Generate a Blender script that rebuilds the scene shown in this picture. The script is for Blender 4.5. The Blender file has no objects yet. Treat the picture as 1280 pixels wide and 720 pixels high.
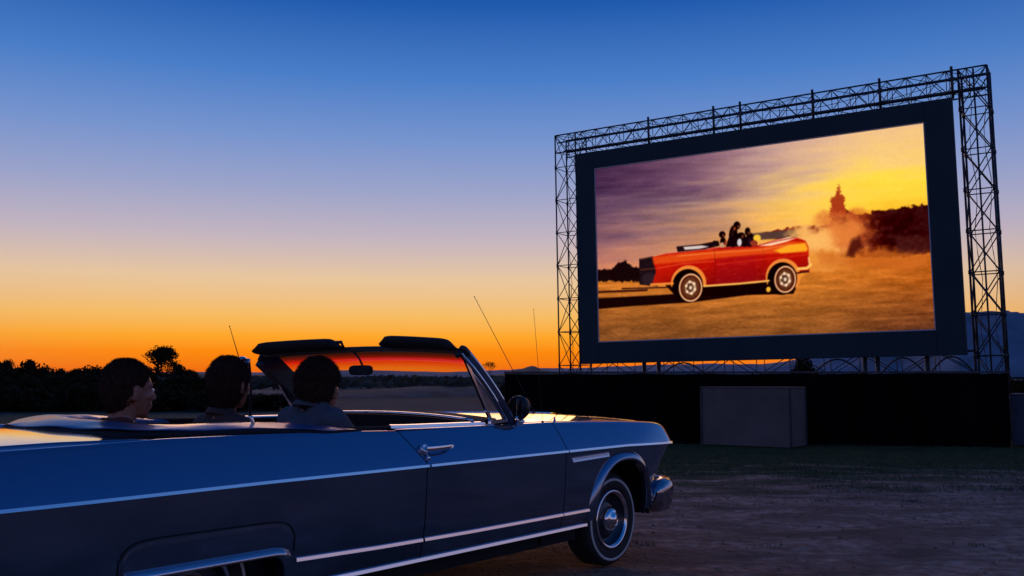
import bpy, bmesh, math, random
import numpy as np
from mathutils import Vector, Matrix, noise
R = math.radians
random.seed(4)
S = bpy.context.scene
C = S.collection

# ------------------------------------------------------------------ camera
EYE = 1.338
cam = bpy.data.objects.new('camera', bpy.data.cameras.new('camera'))
C.objects.link(cam)
cam.location = (0, 0, EYE)
cam.rotation_euler = (R(90) + math.atan(112 / 1200), 0, 0)
cam.data.sensor_width = 36
cam.data.lens = 33.75
cam.data.clip_start = 0.05
cam.data.clip_end = 9000
S.camera = cam
S.render.resolution_x, S.render.resolution_y = 1024, 576

# ------------------------------------------------------------------ colour helpers
def lin(c):
    c = c / 255.0
    return c / 12.92 if c <= 0.04045 else ((c + 0.055) / 1.055) ** 2.4
def srgb(r, g, b):
    return (lin(r), lin(g), lin(b), 1.0)

# ------------------------------------------------------------------ dusk sky
world = bpy.data.worlds.new('World')
S.world = world
world.use_nodes = True
nt = world.node_tree
nt.nodes.clear()
N = nt.nodes.new
L = nt.links.new
tc = N('ShaderNodeTexCoord')
sep = N('ShaderNodeSeparateXYZ'); L(tc.outputs['Generated'], sep.inputs[0])
def mth(op, a, b=None, clamp=False, tree=nt):
    n = tree.nodes.new('ShaderNodeMath'); n.operation = op; n.use_clamp = clamp
    for k, v in enumerate((a, b)):
        if v is None: continue
        if isinstance(v, (int, float)): n.inputs[k].default_value = v
        else: tree.links.new(v, n.inputs[k])
    return n.outputs[0]
elev = mth('ARCSINE', sep.outputs['Z'])
pos = mth('SQRT', mth('MAXIMUM', mth('DIVIDE', elev, math.pi / 2), 0.0))
def ramp(stops):
    r = N('ShaderNodeValToRGB')
    r.color_ramp.interpolation = 'LINEAR'
    while len(r.color_ramp.elements) < len(stops): r.color_ramp.elements.new(0.5)
    for e, (p, c) in zip(r.color_ramp.elements, stops):
        e.position = p; e.color = srgb(*c)
    L(pos, r.inputs[0])
    return r.outputs[0]
glow = ramp([(0, (214, 80, 28)), (0.05, (238, 100, 20)), (0.129, (253, 138, 14)), (0.165, (254, 168, 44)), (0.2, (247, 188, 98)),
             (0.254, (232, 198, 158)), (0.302, (196, 181, 192)), (0.35, (156, 164, 202)), (0.395, (118, 148, 206)),
             (0.441, (74, 126, 200)), (0.494, (28, 88, 172)), (0.6, (20, 74, 150)), (0.75, (16, 60, 128)), (1, (12, 48, 105))])
away = ramp([(0, (120, 88, 92)), (0.12, (168, 124, 128)), (0.22, (166, 140, 160)), (0.32, (132, 146, 196)), (0.42, (84, 124, 192)), (0.5, (34, 84, 156)),
             (0.62, (20, 74, 146)), (0.8, (15, 60, 124)), (1, (12, 48, 105))])
GA = R(-4)
gx, gy = math.sin(GA), math.cos(GA)
hl = mth('SQRT', mth('ADD', mth('MULTIPLY', sep.outputs['X'], sep.outputs['X']), mth('MULTIPLY', sep.outputs['Y'], sep.outputs['Y'])))
dp = mth('DIVIDE', mth('ADD', mth('MULTIPLY', sep.outputs['X'], gx), mth('MULTIPLY', sep.outputs['Y'], gy)), mth('MAXIMUM', hl, 0.001))
mr = N('ShaderNodeMapRange'); mr.interpolation_type = 'SMOOTHSTEP'
L(dp, mr.inputs['Value']); mr.inputs['From Min'].default_value = 0.52; mr.inputs['From Max'].default_value = 0.985
mx = N('ShaderNodeMix'); mx.data_type = 'RGBA'
L(mr.outputs[0], mx.inputs[0]); L(away, mx.inputs[6]); L(glow, mx.inputs[7])
bg = N('ShaderNodeBackground'); bg.inputs['Strength'].default_value = 1.0
L(mx.outputs[2], bg.inputs['Color'])
out = N('ShaderNodeOutputWorld'); L(bg.outputs[0], out.inputs[0])

# the last of the sun: very weak, warm, right on the horizon in the glow
sd = bpy.data.lights.new('sun', 'SUN'); sd.energy = 0.75; sd.angle = R(35); sd.color = (1.0, 0.5, 0.2)
sun = bpy.data.objects.new('sun', sd); C.objects.link(sun)
sun.rotation_euler = Vector((-gx, -gy, -math.tan(R(5)))).to_track_quat('-Z', 'Y').to_euler()

S.view_settings.view_transform = 'Standard'
S.view_settings.look = 'None'
S.view_settings.exposure = 0.0
S.view_settings.gamma = 1.0
S.view_settings.use_curve_mapping = False
S.render.engine = 'CYCLES'
S.cycles.max_bounces = 6
S.cycles.transparent_max_bounces = 16

# ------------------------------------------------------------------ object helpers
def tag(o, label=None, cat=None, group=None, kind=None):
    if label: o['label'] = label
    if cat: o['category'] = cat
    if group: o['group'] = group
    if kind: o['kind'] = kind
    return o
def empty(name, loc=(0, 0, 0), rz=0.0):
    o = bpy.data.objects.new(name, None); C.objects.link(o)
    o.location = loc; o.rotation_euler = (0, 0, rz); o.empty_display_size = 0.1
    return o
def obj(name, bm, mat, parent=None, smooth=True, angle=None):
    me = bpy.data.meshes.new(name)
    bmesh.ops.recalc_face_normals(bm, faces=bm.faces[:])
    bm.to_mesh(me); bm.free()
    return objm(name, me, mat, parent, smooth, angle)
def objm(name, me, mat, parent=None, smooth=True, angle=None):
    if smooth:
        me.polygons.foreach_set('use_smooth', [True] * len(me.polygons))
        if angle: me.set_sharp_from_angle(angle=R(angle))
    me.materials.append(mat)
    o = bpy.data.objects.new(name, me); C.objects.link(o)
    if parent: o.parent = parent
    return o

def ring_frames(pts, up=Vector((0, 0, 1))):
    fr = []
    for i, p in enumerate(pts):
        a = pts[max(i - 1, 0)]; b = pts[min(i + 1, len(pts) - 1)]
        t = (b - a).normalized()
        s = t.cross(up)
        if s.length < 1e-4: s = t.cross(Vector((1, 0, 0)))
        s.normalize(); u = s.cross(t).normalized()
        fr.append((p, s, u))
    return fr
def tube(bm, pts, r, n=8, caps=True):
    """round tube along pts; r a number or one per point"""
    pts = [Vector(p) for p in pts]
    rr = r if isinstance(r, (list, tuple)) else [r] * len(pts)
    rings = []
    for (p, s, u), q in zip(ring_frames(pts), rr):
        rings.append([bm.verts.new(p + (s * math.cos(2 * math.pi * k / n) + u * math.sin(2 * math.pi * k / n)) * q) for k in range(n)])
    for a, b in zip(rings, rings[1:]):
        for k in range(n): bm.faces.new((a[k], a[(k + 1) % n], b[(k + 1) % n], b[k]))
    if caps:
        bm.faces.new(rings[0][::-1]); bm.faces.new(rings[-1])
def sweep(bm, pts, prof, caps=True, up=Vector((0, 0, 1)), scale=None):
    """closed profile [(side, up)] swept along pts"""
    pts = [Vector(p) for p in pts]
    rings = []
    for i, (p, s, u) in enumerate(ring_frames(pts, up)):
        k = scale[i] if scale else (1, 1)
        rings.append([bm.verts.new(p + s * a * k[0] + u * b * k[1]) for a, b in prof])
    n = len(prof)
    for a, b in zip(rings, rings[1:]):
        for k in range(n): bm.faces.new((a[k], a[(k + 1) % n], b[(k + 1) % n], b[k]))
    if caps:
        bm.faces.new(rings[0][::-1]); bm.faces.new(rings[-1])
def box(bm, x0, x1, y0, y1, z0, z1, bev=0.0, mat=None):
    vs = [bm.verts.new((x, y, z)) for x in (x0, x1) for y in (y0, y1) for z in (z0, z1)]
    f = [(0, 1, 3, 2), (4, 6, 7, 5), (0, 4, 5, 1), (2, 3, 7, 6), (0, 2, 6, 4), (1, 5, 7, 3)]
    fs = [bm.faces.new([vs[i] for i in q]) for q in f]
    if bev:
        es = list({e for q in fs for e in q.edges})
        r = bmesh.ops.bevel(bm, geom=es, offset=bev, segments=3, profile=0.6, affect='EDGES')
        vs = list({v for q in r['faces'] for v in q.verts} | {v for v in vs if v.is_valid})
    if mat is not None:
        for v in vs:
            if v.is_valid: v.co = mat @ v.co
    return vs
def ball(bm, c, r, rot=None, u=20, v=14):
    M = Matrix.Translation(Vector(c)) @ (rot.to_4x4() if rot else Matrix.Identity(4)) @ Matrix.Diagonal((r[0], r[1], r[2], 1))
    return bmesh.ops.create_uvsphere(bm, u_segments=u, v_segments=v, radius=1.0, matrix=M)['verts']
def lathe(bm, prof, M=Matrix.Identity(4), n=48):
    """prof [(axial, radius)] turned about local Y"""
    rings = []
    for a, r in prof:
        rings.append([bm.verts.new(M @ Vector((r * math.cos(2 * math.pi * k / n), a, r * math.sin(2 * math.pi * k / n)))) for k in range(n)])
    for p, q in zip(rings, rings[1:]):
        for k in range(n): bm.faces.new((p[k], p[(k + 1) % n], q[(k + 1) % n], q[k]))
    return rings
def surf(bm, fn, us, vs, flip=False):
    g = [[bm.verts.new(fn(u, v)) for v in vs] for u in us]
    for a, b in zip(g, g[1:]):
        for k in range(len(vs) - 1):
            bm.faces.new((a[k], b[k], b[k + 1], a[k + 1]))
    return g
def lerp(a, b, t): return a + (b - a) * t
def interp(x, xs, ys): return float(np.interp(x, xs, ys))

# ------------------------------------------------------------------ materials
def mat(name, col, rough=0.5, metal=0.0, coat=0.0, spec=0.5, var=0.0, vscale=5.0, bump=0.0, bscale=30.0, col2=None, rvar=0.0, stretch=None, coat_rough=0.03):
    m = bpy.data.materials.new(name); m.use_nodes = True
    t = m.node_tree; b = t.nodes['Principled BSDF']
    b.inputs['Base Color'].default_value = (*col, 1)
    b.inputs['Roughness'].default_value = rough
    b.inputs['Metallic'].default_value = metal
    b.inputs['Coat Weight'].default_value = coat
    b.inputs['Coat Roughness'].default_value = coat_rough
    b.inputs['Specular IOR Level'].default_value = spec
    tcn = t.nodes.new('ShaderNodeTexCoord'); src = tcn.outputs['Object']
    if stretch:
        mp = t.nodes.new('ShaderNodeMapping'); mp.inputs['Scale'].default_value = stretch
        t.links.new(src, mp.inputs[0]); src = mp.outputs[0]
    if var or col2 or rvar:
        n = t.nodes.new('ShaderNodeTexNoise'); n.inputs['Scale'].default_value = vscale; n.inputs['Detail'].default_value = 6
        t.links.new(src, n.inputs['Vector'])
        mxx = t.nodes.new('ShaderNodeMix'); mxx.data_type = 'RGBA'
        c2 = col2 if col2 else tuple(min(1, c * (1 + var)) for c in col)
        c1 = col if col2 else tuple(c * (1 - var) for c in col)
        mxx.inputs[6].default_value = (*c1, 1); mxx.inputs[7].default_value = (*c2, 1)
        mrr = t.nodes.new('ShaderNodeMapRange'); mrr.inputs['From Min'].default_value = 0.35; mrr.inputs['From Max'].default_value = 0.65
        t.links.new(n.outputs[0], mrr.inputs['Value'])
        if var or col2:
            t.links.new(mrr.outputs[0], mxx.inputs[0]); t.links.new(mxx.outputs[2], b.inputs['Base Color'])
        if rvar:
            mq = t.nodes.new('ShaderNodeMapRange'); mq.inputs['To Min'].default_value = max(0, rough - rvar); mq.inputs['To Max'].default_value = rough + rvar
            t.links.new(mrr.outputs[0], mq.inputs['Value']); t.links.new(mq.outputs[0], b.inputs['Roughness'])
    if bump:
        n2 = t.nodes.new('ShaderNodeTexNoise'); n2.inputs['Scale'].default_value = bscale; n2.inputs['Detail'].default_value = 5
        t.links.new(src, n2.inputs['Vector'])
        bp = t.nodes.new('ShaderNodeBump'); bp.inputs['Strength'].default_value = bump; bp.inputs['Distance'].default_value = 0.02
        t.links.new(n2.outputs[0], bp.inputs['Height']); t.links.new(bp.outputs[0], b.inputs['Normal'])
    return m
M = {}
M['paint'] = mat('car_paint', (0.21, 0.285, 0.41), 0.15, 0.92, coat=1.0, vscale=3, rvar=0.035, bump=0.012, bscale=2.2)
M['paint_in'] = mat('inner_paint', (0.03, 0.05, 0.1), 0.5, 0.3)
M['chrome'] = mat('chrome', (0.86, 0.87, 0.9), 0.07, 1.0, vscale=9, rvar=0.03)
M['chrome_dull'] = mat('worn_chrome', (0.78, 0.75, 0.78), 0.3, 1.0)
M['black'] = mat('black_plastic', (0.012, 0.012, 0.014), 0.45, var=0.3)
M['gap'] = mat('underbody_black', (0.006, 0.006, 0.007), 0.9)
M['rubber'] = mat('tyre_rubber', (0.018, 0.017, 0.017), 0.75, var=0.35, vscale=14, bump=0.25, bscale=60)
M['white_rubber'] = mat('whitewall', (0.62, 0.6, 0.56), 0.6, var=0.12, vscale=10)
M['rim'] = mat('rim_paint', (0.04, 0.05, 0.07), 0.35, 0.6, coat=0.3)
M['vinyl_blue'] = mat('blue_vinyl', (0.018, 0.065, 0.19), 0.4, 0.0, coat=0.4, bump=0.12, bscale=12, var=0.15, coat_rough=0.12)
M['canvas'] = mat('black_canvas', (0.011, 0.010, 0.012), 0.85, bump=0.5, bscale=40)
M['seat'] = mat('dark_seat_vinyl', (0.02, 0.028, 0.055), 0.5, coat=0.1, bump=0.2, bscale=90)
M['dash'] = mat('dash_blue', (0.06, 0.14, 0.36), 0.3, 0.4, coat=0.5, coat_rough=0.1)
M['carpet'] = mat('dark_carpet', (0.012, 0.013, 0.018), 0.95)
M['skin'] = mat('skin', (0.46, 0.20, 0.13), 0.55, var=0.16, vscale=26, bump=0.35, bscale=70)
M['skin2'] = mat('skin_tan', (0.42, 0.17, 0.10), 0.55, var=0.16, vscale=26, bump=0.35, bscale=70)
M['hair'] = mat('dark_hair', (0.060, 0.028, 0.019), 0.75, spec=0.1, var=0.4, vscale=60, bump=0.9, bscale=120)
M['eye'] = mat('eye_white', (0.7, 0.68, 0.65), 0.2, coat=0.5)
M['shirt_grey'] = mat('grey_blue_shirt', (0.085, 0.09, 0.115), 0.85, var=0.15, bump=0.3, bscale=25)
M['shirt_red'] = mat('brick_red_shirt', (0.16, 0.035, 0.025), 0.85, var=0.15, bump=0.3, bscale=25)
M['shirt_brown'] = mat('brown_shirt', (0.09, 0.05, 0.04), 0.85, var=0.15, bump=0.3, bscale=25)
M['trousers'] = mat('dark_trousers', (0.02, 0.025, 0.04), 0.9)
M['steel'] = mat('dark_steel', (0.045, 0.052, 0.062), 0.5, 0.5, var=0.3, vscale=6)
M['screen_frame'] = mat('screen_frame_navy', (0.020, 0.042, 0.054), 0.7, spec=0.25, var=0.14, vscale=0.8, bump=0.1, bscale=3)
M['edge_strip'] = mat('screen_edge_strip', (0.5, 0.5, 0.55), 0.5)
M['wallblack'] = mat('black_stage_cloth', (0.0045, 0.0035, 0.0035), 1.0, spec=0.05, var=0.5, vscale=2.0, bump=0.5, bscale=5, stretch=(1, 1, 0.15))
M['bark'] = mat('bark', (0.03, 0.02, 0.014), 0.9)
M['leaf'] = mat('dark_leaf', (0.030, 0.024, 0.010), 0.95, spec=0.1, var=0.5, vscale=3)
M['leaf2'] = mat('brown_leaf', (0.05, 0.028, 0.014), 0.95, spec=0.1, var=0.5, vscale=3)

def ground_material():
    m = bpy.data.materials.new('ground_soil'); m.use_nodes = True
    t = m.node_tree; b = t.nodes['Principled BSDF']; b.inputs['Roughness'].default_value = 0.95
    b.inputs['Specular IOR Level'].default_value = 0.15
    g = t.nodes.new('ShaderNodeNewGeometry')
    def nz(scale, det=8, st=None, dist=0.0):
        mp = t.nodes.new('ShaderNodeMapping'); t.links.new(g.outputs['Position'], mp.inputs[0])
        if st: mp.inputs['Scale'].default_value = st[0]; mp.inputs['Rotation'].default_value = (0, 0, st[1])
        n = t.nodes.new('ShaderNodeTexNoise'); n.inputs['Scale'].default_value = scale; n.inputs['Detail'].default_value = det
        n.inputs['Distortion'].default_value = dist
        t.links.new(mp.outputs[0], n.inputs['Vector']); return n.outputs[0]
    def rng(v, a, b_, c=0.0, d=1.0):
        q = t.nodes.new('ShaderNodeMapRange'); t.links.new(v, q.inputs['Value'])
        q.inputs['From Min'].default_value = a; q.inputs['From Max'].default_value = b_
        q.inputs['To Min'].default_value = c; q.inputs['To Max'].default_value = d; return q.outputs[0]
    def mixc(f, a, b_):
        q = t.nodes.new('ShaderNodeMix'); q.data_type = 'RGBA'; t.links.new(f, q.inputs[0])
        for k, v in ((6, a), (7, b_)):
            if isinstance(v, tuple): q.inputs[k].default_value = (*v, 1)
            else: t.links.new(v, q.inputs[k])
        return q.outputs[2]
    fine = nz(9, 8); mid = nz(1.5, 7, ((0.55, 1.2, 1), R(8)), 0.8); big = nz(0.12, 5)
    soil = mixc(rng(fine, 0.35, 0.65), (0.50, 0.225, 0.14), (0.88, 0.50, 0.36))
    soil = mixc(rng(mid, 0.38, 0.64), soil, (0.34, 0.17, 0.11))
    grass = mixc(rng(fine, 0.35, 0.65), (0.06, 0.08, 0.03), (0.15, 0.15, 0.05))
    # meadow begins about 11 m from the camera and again beyond the screen
    sp = t.nodes.new('ShaderNodeSeparateXYZ'); t.links.new(g.outputs['Position'], sp.inputs[0])
    edge = mth('ADD', sp.outputs['Y'], mth('MULTIPLY', rng(mid, 0.3, 0.7, -1.0, 1.0), 1.8, tree=t), tree=t)
    edge = mth('ADD', edge, mth('MULTIPLY', rng(big, 0.35, 0.65, -1.0, 1.0), 1.5, tree=t), tree=t)
    near = mixc(rng(edge, 11.6, 14.2), soil, grass)
    fld = nz(0.02, 4, ((0.8, 1.2, 1), R(-12)), 0.8)
    fine2 = nz(0.4, 5)
    field = mixc(rng(fld, 0.4, 0.6), (0.10, 0.10, 0.08), (0.17, 0.145, 0.12))
    field = mixc(rng(fine2, 0.4, 0.7), field, (0.12, 0.10, 0.07))
    col = mixc(rng(sp.outputs['Y'], 24, 40), near, field)
    t.links.new(col, b.inputs['Base Color'])
    bp = t.nodes.new('ShaderNodeBump'); bp.inputs['Strength'].default_value = 1.0; bp.inputs['Distance'].default_value = 0.09
    ad = mth('ADD', nz(22, 6), mth('MULTIPLY', mid, 1.2, tree=t), tree=t)
    t.links.new(ad, bp.inputs['Height']); t.links.new(bp.outputs[0], b.inputs['Normal'])
    return m
M['ground'] = ground_material()

# ------------------------------------------------------------------ ground, far hills
def graded(lo, hi, a, b, step, growth):
    """coordinates dense between a and b, stretching out to lo and hi"""
    c = list(np.arange(a, b, step)); s = step; x = b
    up = []
    while x < hi: up.append(x); s *= growth; x += s
    up.append(hi)
    s = step; x = a; dn = []
    while True:
        s *= growth; x -= s
        if x <= lo: break
        dn.append(x)
    dn.append(lo)
    return np.array(dn[::-1] + c + up)
def ground_z(x, y):
    """low relief: tyre ruts and clods near the camera"""
    d = math.hypot(x, y)
    f = max(0.0, 1 - d / 34.0)
    if f <= 0: return 0.0
    n = noise.noise(Vector((x * 0.9, y * 0.9, 0))) * 0.02 + noise.noise(Vector((x * 3.1, y * 3.1, 4))) * 0.012 + noise.noise(Vector((x * 8, y * 8, 9))) * 0.008
    n += 0.03 * noise.noise(Vector((x * 0.35 + 3, y * 1.1 + 0.25 * x, 7)))
    return (n - 0.02) * f
xs = graded(-3500, 3500, -3.5, 11.5, 0.075, 1.09)
ys = graded(-60, 3500, 4.0, 19.0, 0.075, 1.09)
verts = [(x, y, ground_z(x, y)) for y in ys for x in xs]
nx = len(xs)
faces = [(j * nx + i, j * nx + i + 1, (j + 1) * nx + i + 1, (j + 1) * nx + i) for j in range(len(ys) - 1) for i in range(nx - 1)]
me = bpy.data.meshes.new('ground'); me.from_pydata(verts, [], faces)
tag(objm('ground', me, M['ground']), kind='structure')

def hill(name, pts, depth, mt, seed, rough=0.05):
    """ridge along pts [(azimuth deg, distance, height)] with real depth front and back"""
    bm = bmesh.new()
    fine = []
    for (a0, d0, h0), (a1, d1, h1) in zip(pts, pts[1:]):
        k = max(2, int(abs(a1 - a0) * 5))
        for i in range(k):
            t = i / k; s = t * t * (3 - 2 * t)
            fine.append((lerp(a0, a1, t), lerp(d0, d1, t), lerp(h0, h1, s)))
    fine.append(pts[-1])
    def fn(i, w):
        a, d, h = fine[int(i)]
        dd = d + depth * (w - 0.5)
        prof = math.sin(math.pi * w) ** 0.9
        x, y = math.sin(R(a)) * dd, math.cos(R(a)) * dd
        n = noise.fractal(Vector((x * 0.012, y * 0.012, seed)), 0.9, 2.0, 5)
        return Vector((x, y, max(-1.5, h * prof * (1 + rough * 2 * n) + n * h * rough - 1.0 * (1 - prof))))
    surf(bm, fn, range(len(fine)), [k / 24 for k in range(25)])
    return tag(obj(name, bm, mt), kind='structure')
M['hill_far'] = mat('hill_forest_haze_tint', (0.17, 0.22, 0.27), 0.95, var=0.25, vscale=0.02)  # distance haze painted in: forest colour lightened and shifted to blue
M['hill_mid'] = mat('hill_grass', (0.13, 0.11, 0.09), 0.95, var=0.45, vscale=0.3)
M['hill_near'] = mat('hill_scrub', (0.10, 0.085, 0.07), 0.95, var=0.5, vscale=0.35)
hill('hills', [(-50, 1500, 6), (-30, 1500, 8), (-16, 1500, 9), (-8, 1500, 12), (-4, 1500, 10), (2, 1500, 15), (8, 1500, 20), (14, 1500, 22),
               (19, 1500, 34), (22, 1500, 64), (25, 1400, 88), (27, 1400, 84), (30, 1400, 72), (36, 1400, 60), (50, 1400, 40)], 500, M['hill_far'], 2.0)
hill('hill', [(-2.2, 420, 0.5), (-0.9, 420, 2.6), (0.4, 420, 5.0), (1.2, 420, 6.6), (2.0, 420, 4.4), (3.2, 420, 2.2), (5, 420, 1.2)], 120, M['hill_near'], 5.0)
hill('terrain', [(-34, 62, 0.3), (-24, 64, 0.5), (-16, 68, 0.45), (-11, 70, 0.35), (-8, 70, 0.5), (-5, 74, 0.62), (-3, 76, 0.55), (-1, 78, 0.8), (2, 80, 0.7), (6, 80, 0.5), (14, 80, 0.3)], 26, M['hill_near'], 11.0, 0.25)
hill('terrain', [(-34, 120, 0.8), (-20, 120, 0.7), (-13, 125, 0.9), (-9, 128, 0.8), (-6, 130, 1.05), (-4, 130, 0.85), (-2, 130, 1.1), (2, 130, 0.9), (8, 130, 0.8)], 40, M['hill_mid'], 17.0, 0.2)
hill('terrain', [(-40, 260, 2.2), (-22, 260, 2.6), (-12, 260, 2.0), (-8, 260, 1.2), (-3, 300, 1.0), (-1, 300, 1.6), (4, 300, 1.4), (10, 300, 1.0)], 60, M['hill_near'], 8.0, 0.12)

# ------------------------------------------------------------------ low stage wall in front of the screen
def wall_y(x): return 19.88 - 0.178 * (x - 3.26)
wz = 1.42
wa = math.atan2(-0.178, 1)
wl = empty('stage_wall', (-0.15, wall_y(-0.15), 0), wa)
tag(wl, 'long low black wall standing under the cinema screen, behind the grey box', 'wall')
WLEN = 9.95
bm = bmesh.new()
random.seed(2)
panels = 7
for k in range(panels):
    a = WLEN * k / panels; b_ = WLEN * (k + 1) / panels - 0.012
    def fcloth(u, v, a=a, b_=b_):
        x = lerp(a, b_, u); z = lerp(-0.05, wz - 0.012 * math.sin(u * 3.1) , v)
        return Vector((x, -0.012 * math.sin(x * 23 + 1.3 * math.sin(x * 3)) * (1.1 - v) - 0.01, z))
    surf(bm, fcloth, [i / 40 for i in range(41)], [0, .2, .4, .6, .8, 1])
obj('cloth_panel', bm, M['wallblack'], wl)
bm = bmesh.new(); box(bm, 0, WLEN, 0.02, 0.16, -0.05, wz - 0.02)
obj('backing', bm, M['wallblack'], wl, smooth=False)
bm = bmesh.new(); box(bm, -0.02, WLEN + 0.02, -0.03, 0.20, wz + 0.002, wz + 0.045, 0.008)
obj('top_rail', bm, M['steel'], wl, smooth=False)
bm = bmesh.new()
for k in range(panels + 1):
    x = WLEN * k / panels - 0.006
    box(bm, x - 0.03, x + 0.03, 0.165, 0.225, -0.05, wz - 0.01)
obj('post', bm, M['steel'], wl, smooth=False)

def crate_box(name, loc, rz, lx, ly, hz_, label, mname, cat='box'):
    e = empty(name, loc, rz); tag(e, label, cat)
    bm = bmesh.new(); box(bm, 0, lx, 0, ly, 0.03, hz_ - 0.03, 0.01)
    obj('body', bm, M[mname], e, smooth=False)
    bm = bmesh.new(); box(bm, -0.015, lx + 0.015, -0.015, ly + 0.015, hz_ - 0.028, hz_ + 0.0, 0.008)
    obj('lid', bm, M[mname], e, smooth=False)
    for x, y in ((0, 0), (lx, 0), (0, ly), (lx, ly)):
        bm = bmesh.new(); box(bm, x - 0.02, x + 0.02, y - 0.02, y + 0.02, 0, hz_ - 0.034, 0.004)
        obj('corner_trim', bm, M['steel'], e, smooth=False)
    return e
M['boxgrey'] = mat('grey_painted_panel', (0.14, 0.11, 0.10), 0.8, var=0.16, vscale=1.6, bump=0.15, bscale=8)
M['boxdark'] = mat('dark_blue_panel', (0.045, 0.06, 0.09), 0.8, var=0.2, vscale=2)
th = R(35)
crate_box('equipment_box', (5.25 - 1.80 * math.cos(th), 18.25 + 1.80 * math.sin(th), -0.01), -th, 1.80, 0.9, 1.17,
          'large grey equipment box standing on the grass in front of the black wall', 'boxgrey')
crate_box('equipment_box', (9.80, 18.97, -0.01), R(-31), 1.6, 1.2, 1.03, 'dark blue box cut off by the right edge, past the end of the black wall', 'boxdark')

# ------------------------------------------------------------------ cinema screen (local x to the right, y away from the viewer, z up)
ex = Vector((0.85344808, -0.52098983, 0.01399937)); ez = Vector((-0.0145542, 0.00302609, 0.9998895)); ey = ez.cross(ex)
SM = Matrix(((ex.x, ey.x, ez.x, 9.94), (ex.y, ey.y, ez.y, 21.0), (ex.z, ey.z, ez.z, 1.83), (0, 0, 0, 1)))
scr = empty('cinema_screen'); scr.matrix_world = SM
tag(scr, 'big outdoor cinema screen in a dark navy border showing a red convertible', 'screen')
SW, SH = 9.45, 5.75
iL, iR, iB, iT = -8.90, -0.625, 0.59, 5.26
bm = bmesh.new()   # bevelled border of four butted boards
box(bm, -SW, iL - 0.03, -0.06, 0.14, 0.0, SH, 0.012)
box(bm, iR + 0.03, 0, -0.06, 0.14, 0.0, SH, 0.012)
box(bm, iL - 0.028, iR + 0.028, -0.058, 0.138, 0.002, iB - 0.03, 0.01)
box(bm, iL - 0.028, iR + 0.028, -0.058, 0.138, iT + 0.03, SH - 0.002, 0.01)
obj('border_frame', bm, M['screen_frame'], scr, smooth=False)
bm = bmesh.new(); box(bm, -SW + 0.04, -0.04, 0.142, 0.17, 0.04, SH - 0.04)
obj('back_panel', bm, M['steel'], scr, smooth=False)
bm = bmesh.new()
for q in ((iL - 0.026, iL, iB, iT), (iR, iR + 0.026, iB, iT), (iL - 0.026, iR + 0.026, iB - 0.026, iB), (iL - 0.026, iR + 0.026, iT, iT + 0.026)):
    box(bm, q[0] + 0.001, q[1] - 0.001, -0.035, 0.03, q[2] + 0.001, q[3] - 0.001)
obj('edge_strip', bm, M['edge_strip'], scr, smooth=False)

# the film frame being shown: colours on a fine grid (picture coordinates run over the quad PC)
GW, GH = 620, 350
uu, vv = np.meshgrid(np.linspace(0, 1, GW), np.linspace(0, 1, GH))     # v up
PC = [(752.3, 428.9), (1172.0, 408.4), (1150.7, 157.5), (741.7, 210.0)]   # BL BR TR TL
def homog(src, dst):
    A = []
    for (x, y), (X, Y) in zip(src, dst):
        A.append([x, y, 1, 0, 0, 0, -X * x, -X * y, X]); A.append([0, 0, 0, x, y, 1, -Y * x, -Y * y, Y])
    A = np.array(A); h = np.linalg.solve(A[:, :8], A[:, 8]); return np.append(h, 1).reshape(3, 3)
Hm = homog([(0, 0), (1, 0), (1, 1), (0, 1)], PC)
q = np.stack([uu, vv, np.ones_like(uu)], -1) @ Hm.T
PX, PY = q[..., 0] / q[..., 2], q[..., 1] / q[..., 2]
rs = np.random.RandomState(3)
def vnoise(x, y, seed):
    r = np.random.RandomState(seed); T = r.rand(64, 64)
    xi = np.floor(x).astype(int); yi = np.floor(y).astype(int); fx = x - xi; fy = y - yi
    fx = fx * fx * (3 - 2 * fx); fy = fy * fy * (3 - 2 * fy)
    g = lambda a, b: T[a % 64, b % 64]
    return (g(xi, yi) * (1 - fx) + g(xi + 1, yi) * fx) * (1 - fy) + (g(xi, yi + 1) * (1 - fx) + g(xi + 1, yi + 1) * fx) * fy
def fbm(x, y, seed, o=4):
    s = 0; a = 0.5
    for k in range(o): s = s + a * vnoise(x * 2 ** k, y * 2 ** k, seed + k); a *= 0.5
    return s
cols = [745, 800, 850, 900, 950, 1000, 1050, 1100, 1170]
rows = [150, 200, 225, 250, 280, 310, 335, 360]
TBL = np.array([
 [(92,66,92),(104,74,98),(128,94,114),(156,118,130),(182,146,150),(206,166,156),(222,178,156),(230,184,148),(236,190,146)],
 [(84,58,86),(96,66,92),(118,84,106),(152,114,124),(186,148,142),(214,172,142),(234,190,136),(246,204,120),(248,206,104)],
 [(76,48,80),(90,58,88),(112,78,104),(150,112,122),(194,156,138),(232,190,124),(252,210,92),(255,216,76),(255,214,70)],
 [(98,70,98),(112,82,104),(136,106,116),(172,134,124),(218,172,124),(248,200,100),(255,208,72),(252,202,62),(252,196,54)],
 [(124,88,106),(142,104,112),(166,124,112),(200,146,106),(236,176,98),(252,192,76),(252,190,60),(248,180,48),(244,170,40)],
 [(160,108,110),(186,128,110),(206,142,104),(226,154,92),(242,170,82),(248,178,66),(244,168,50),(240,160,42),(232,150,36)],
 [(206,132,104),(222,144,100),(228,148,92),(232,150,80),(236,156,70),(240,160,60),(236,150,48),(226,140,40),(214,126,36)],
 [(226,144,92),(228,144,84),(226,140,74),(222,136,64),(222,136,58),(220,130,52),(214,120,44),(204,110,38),(190,98,34)]], float)
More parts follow.
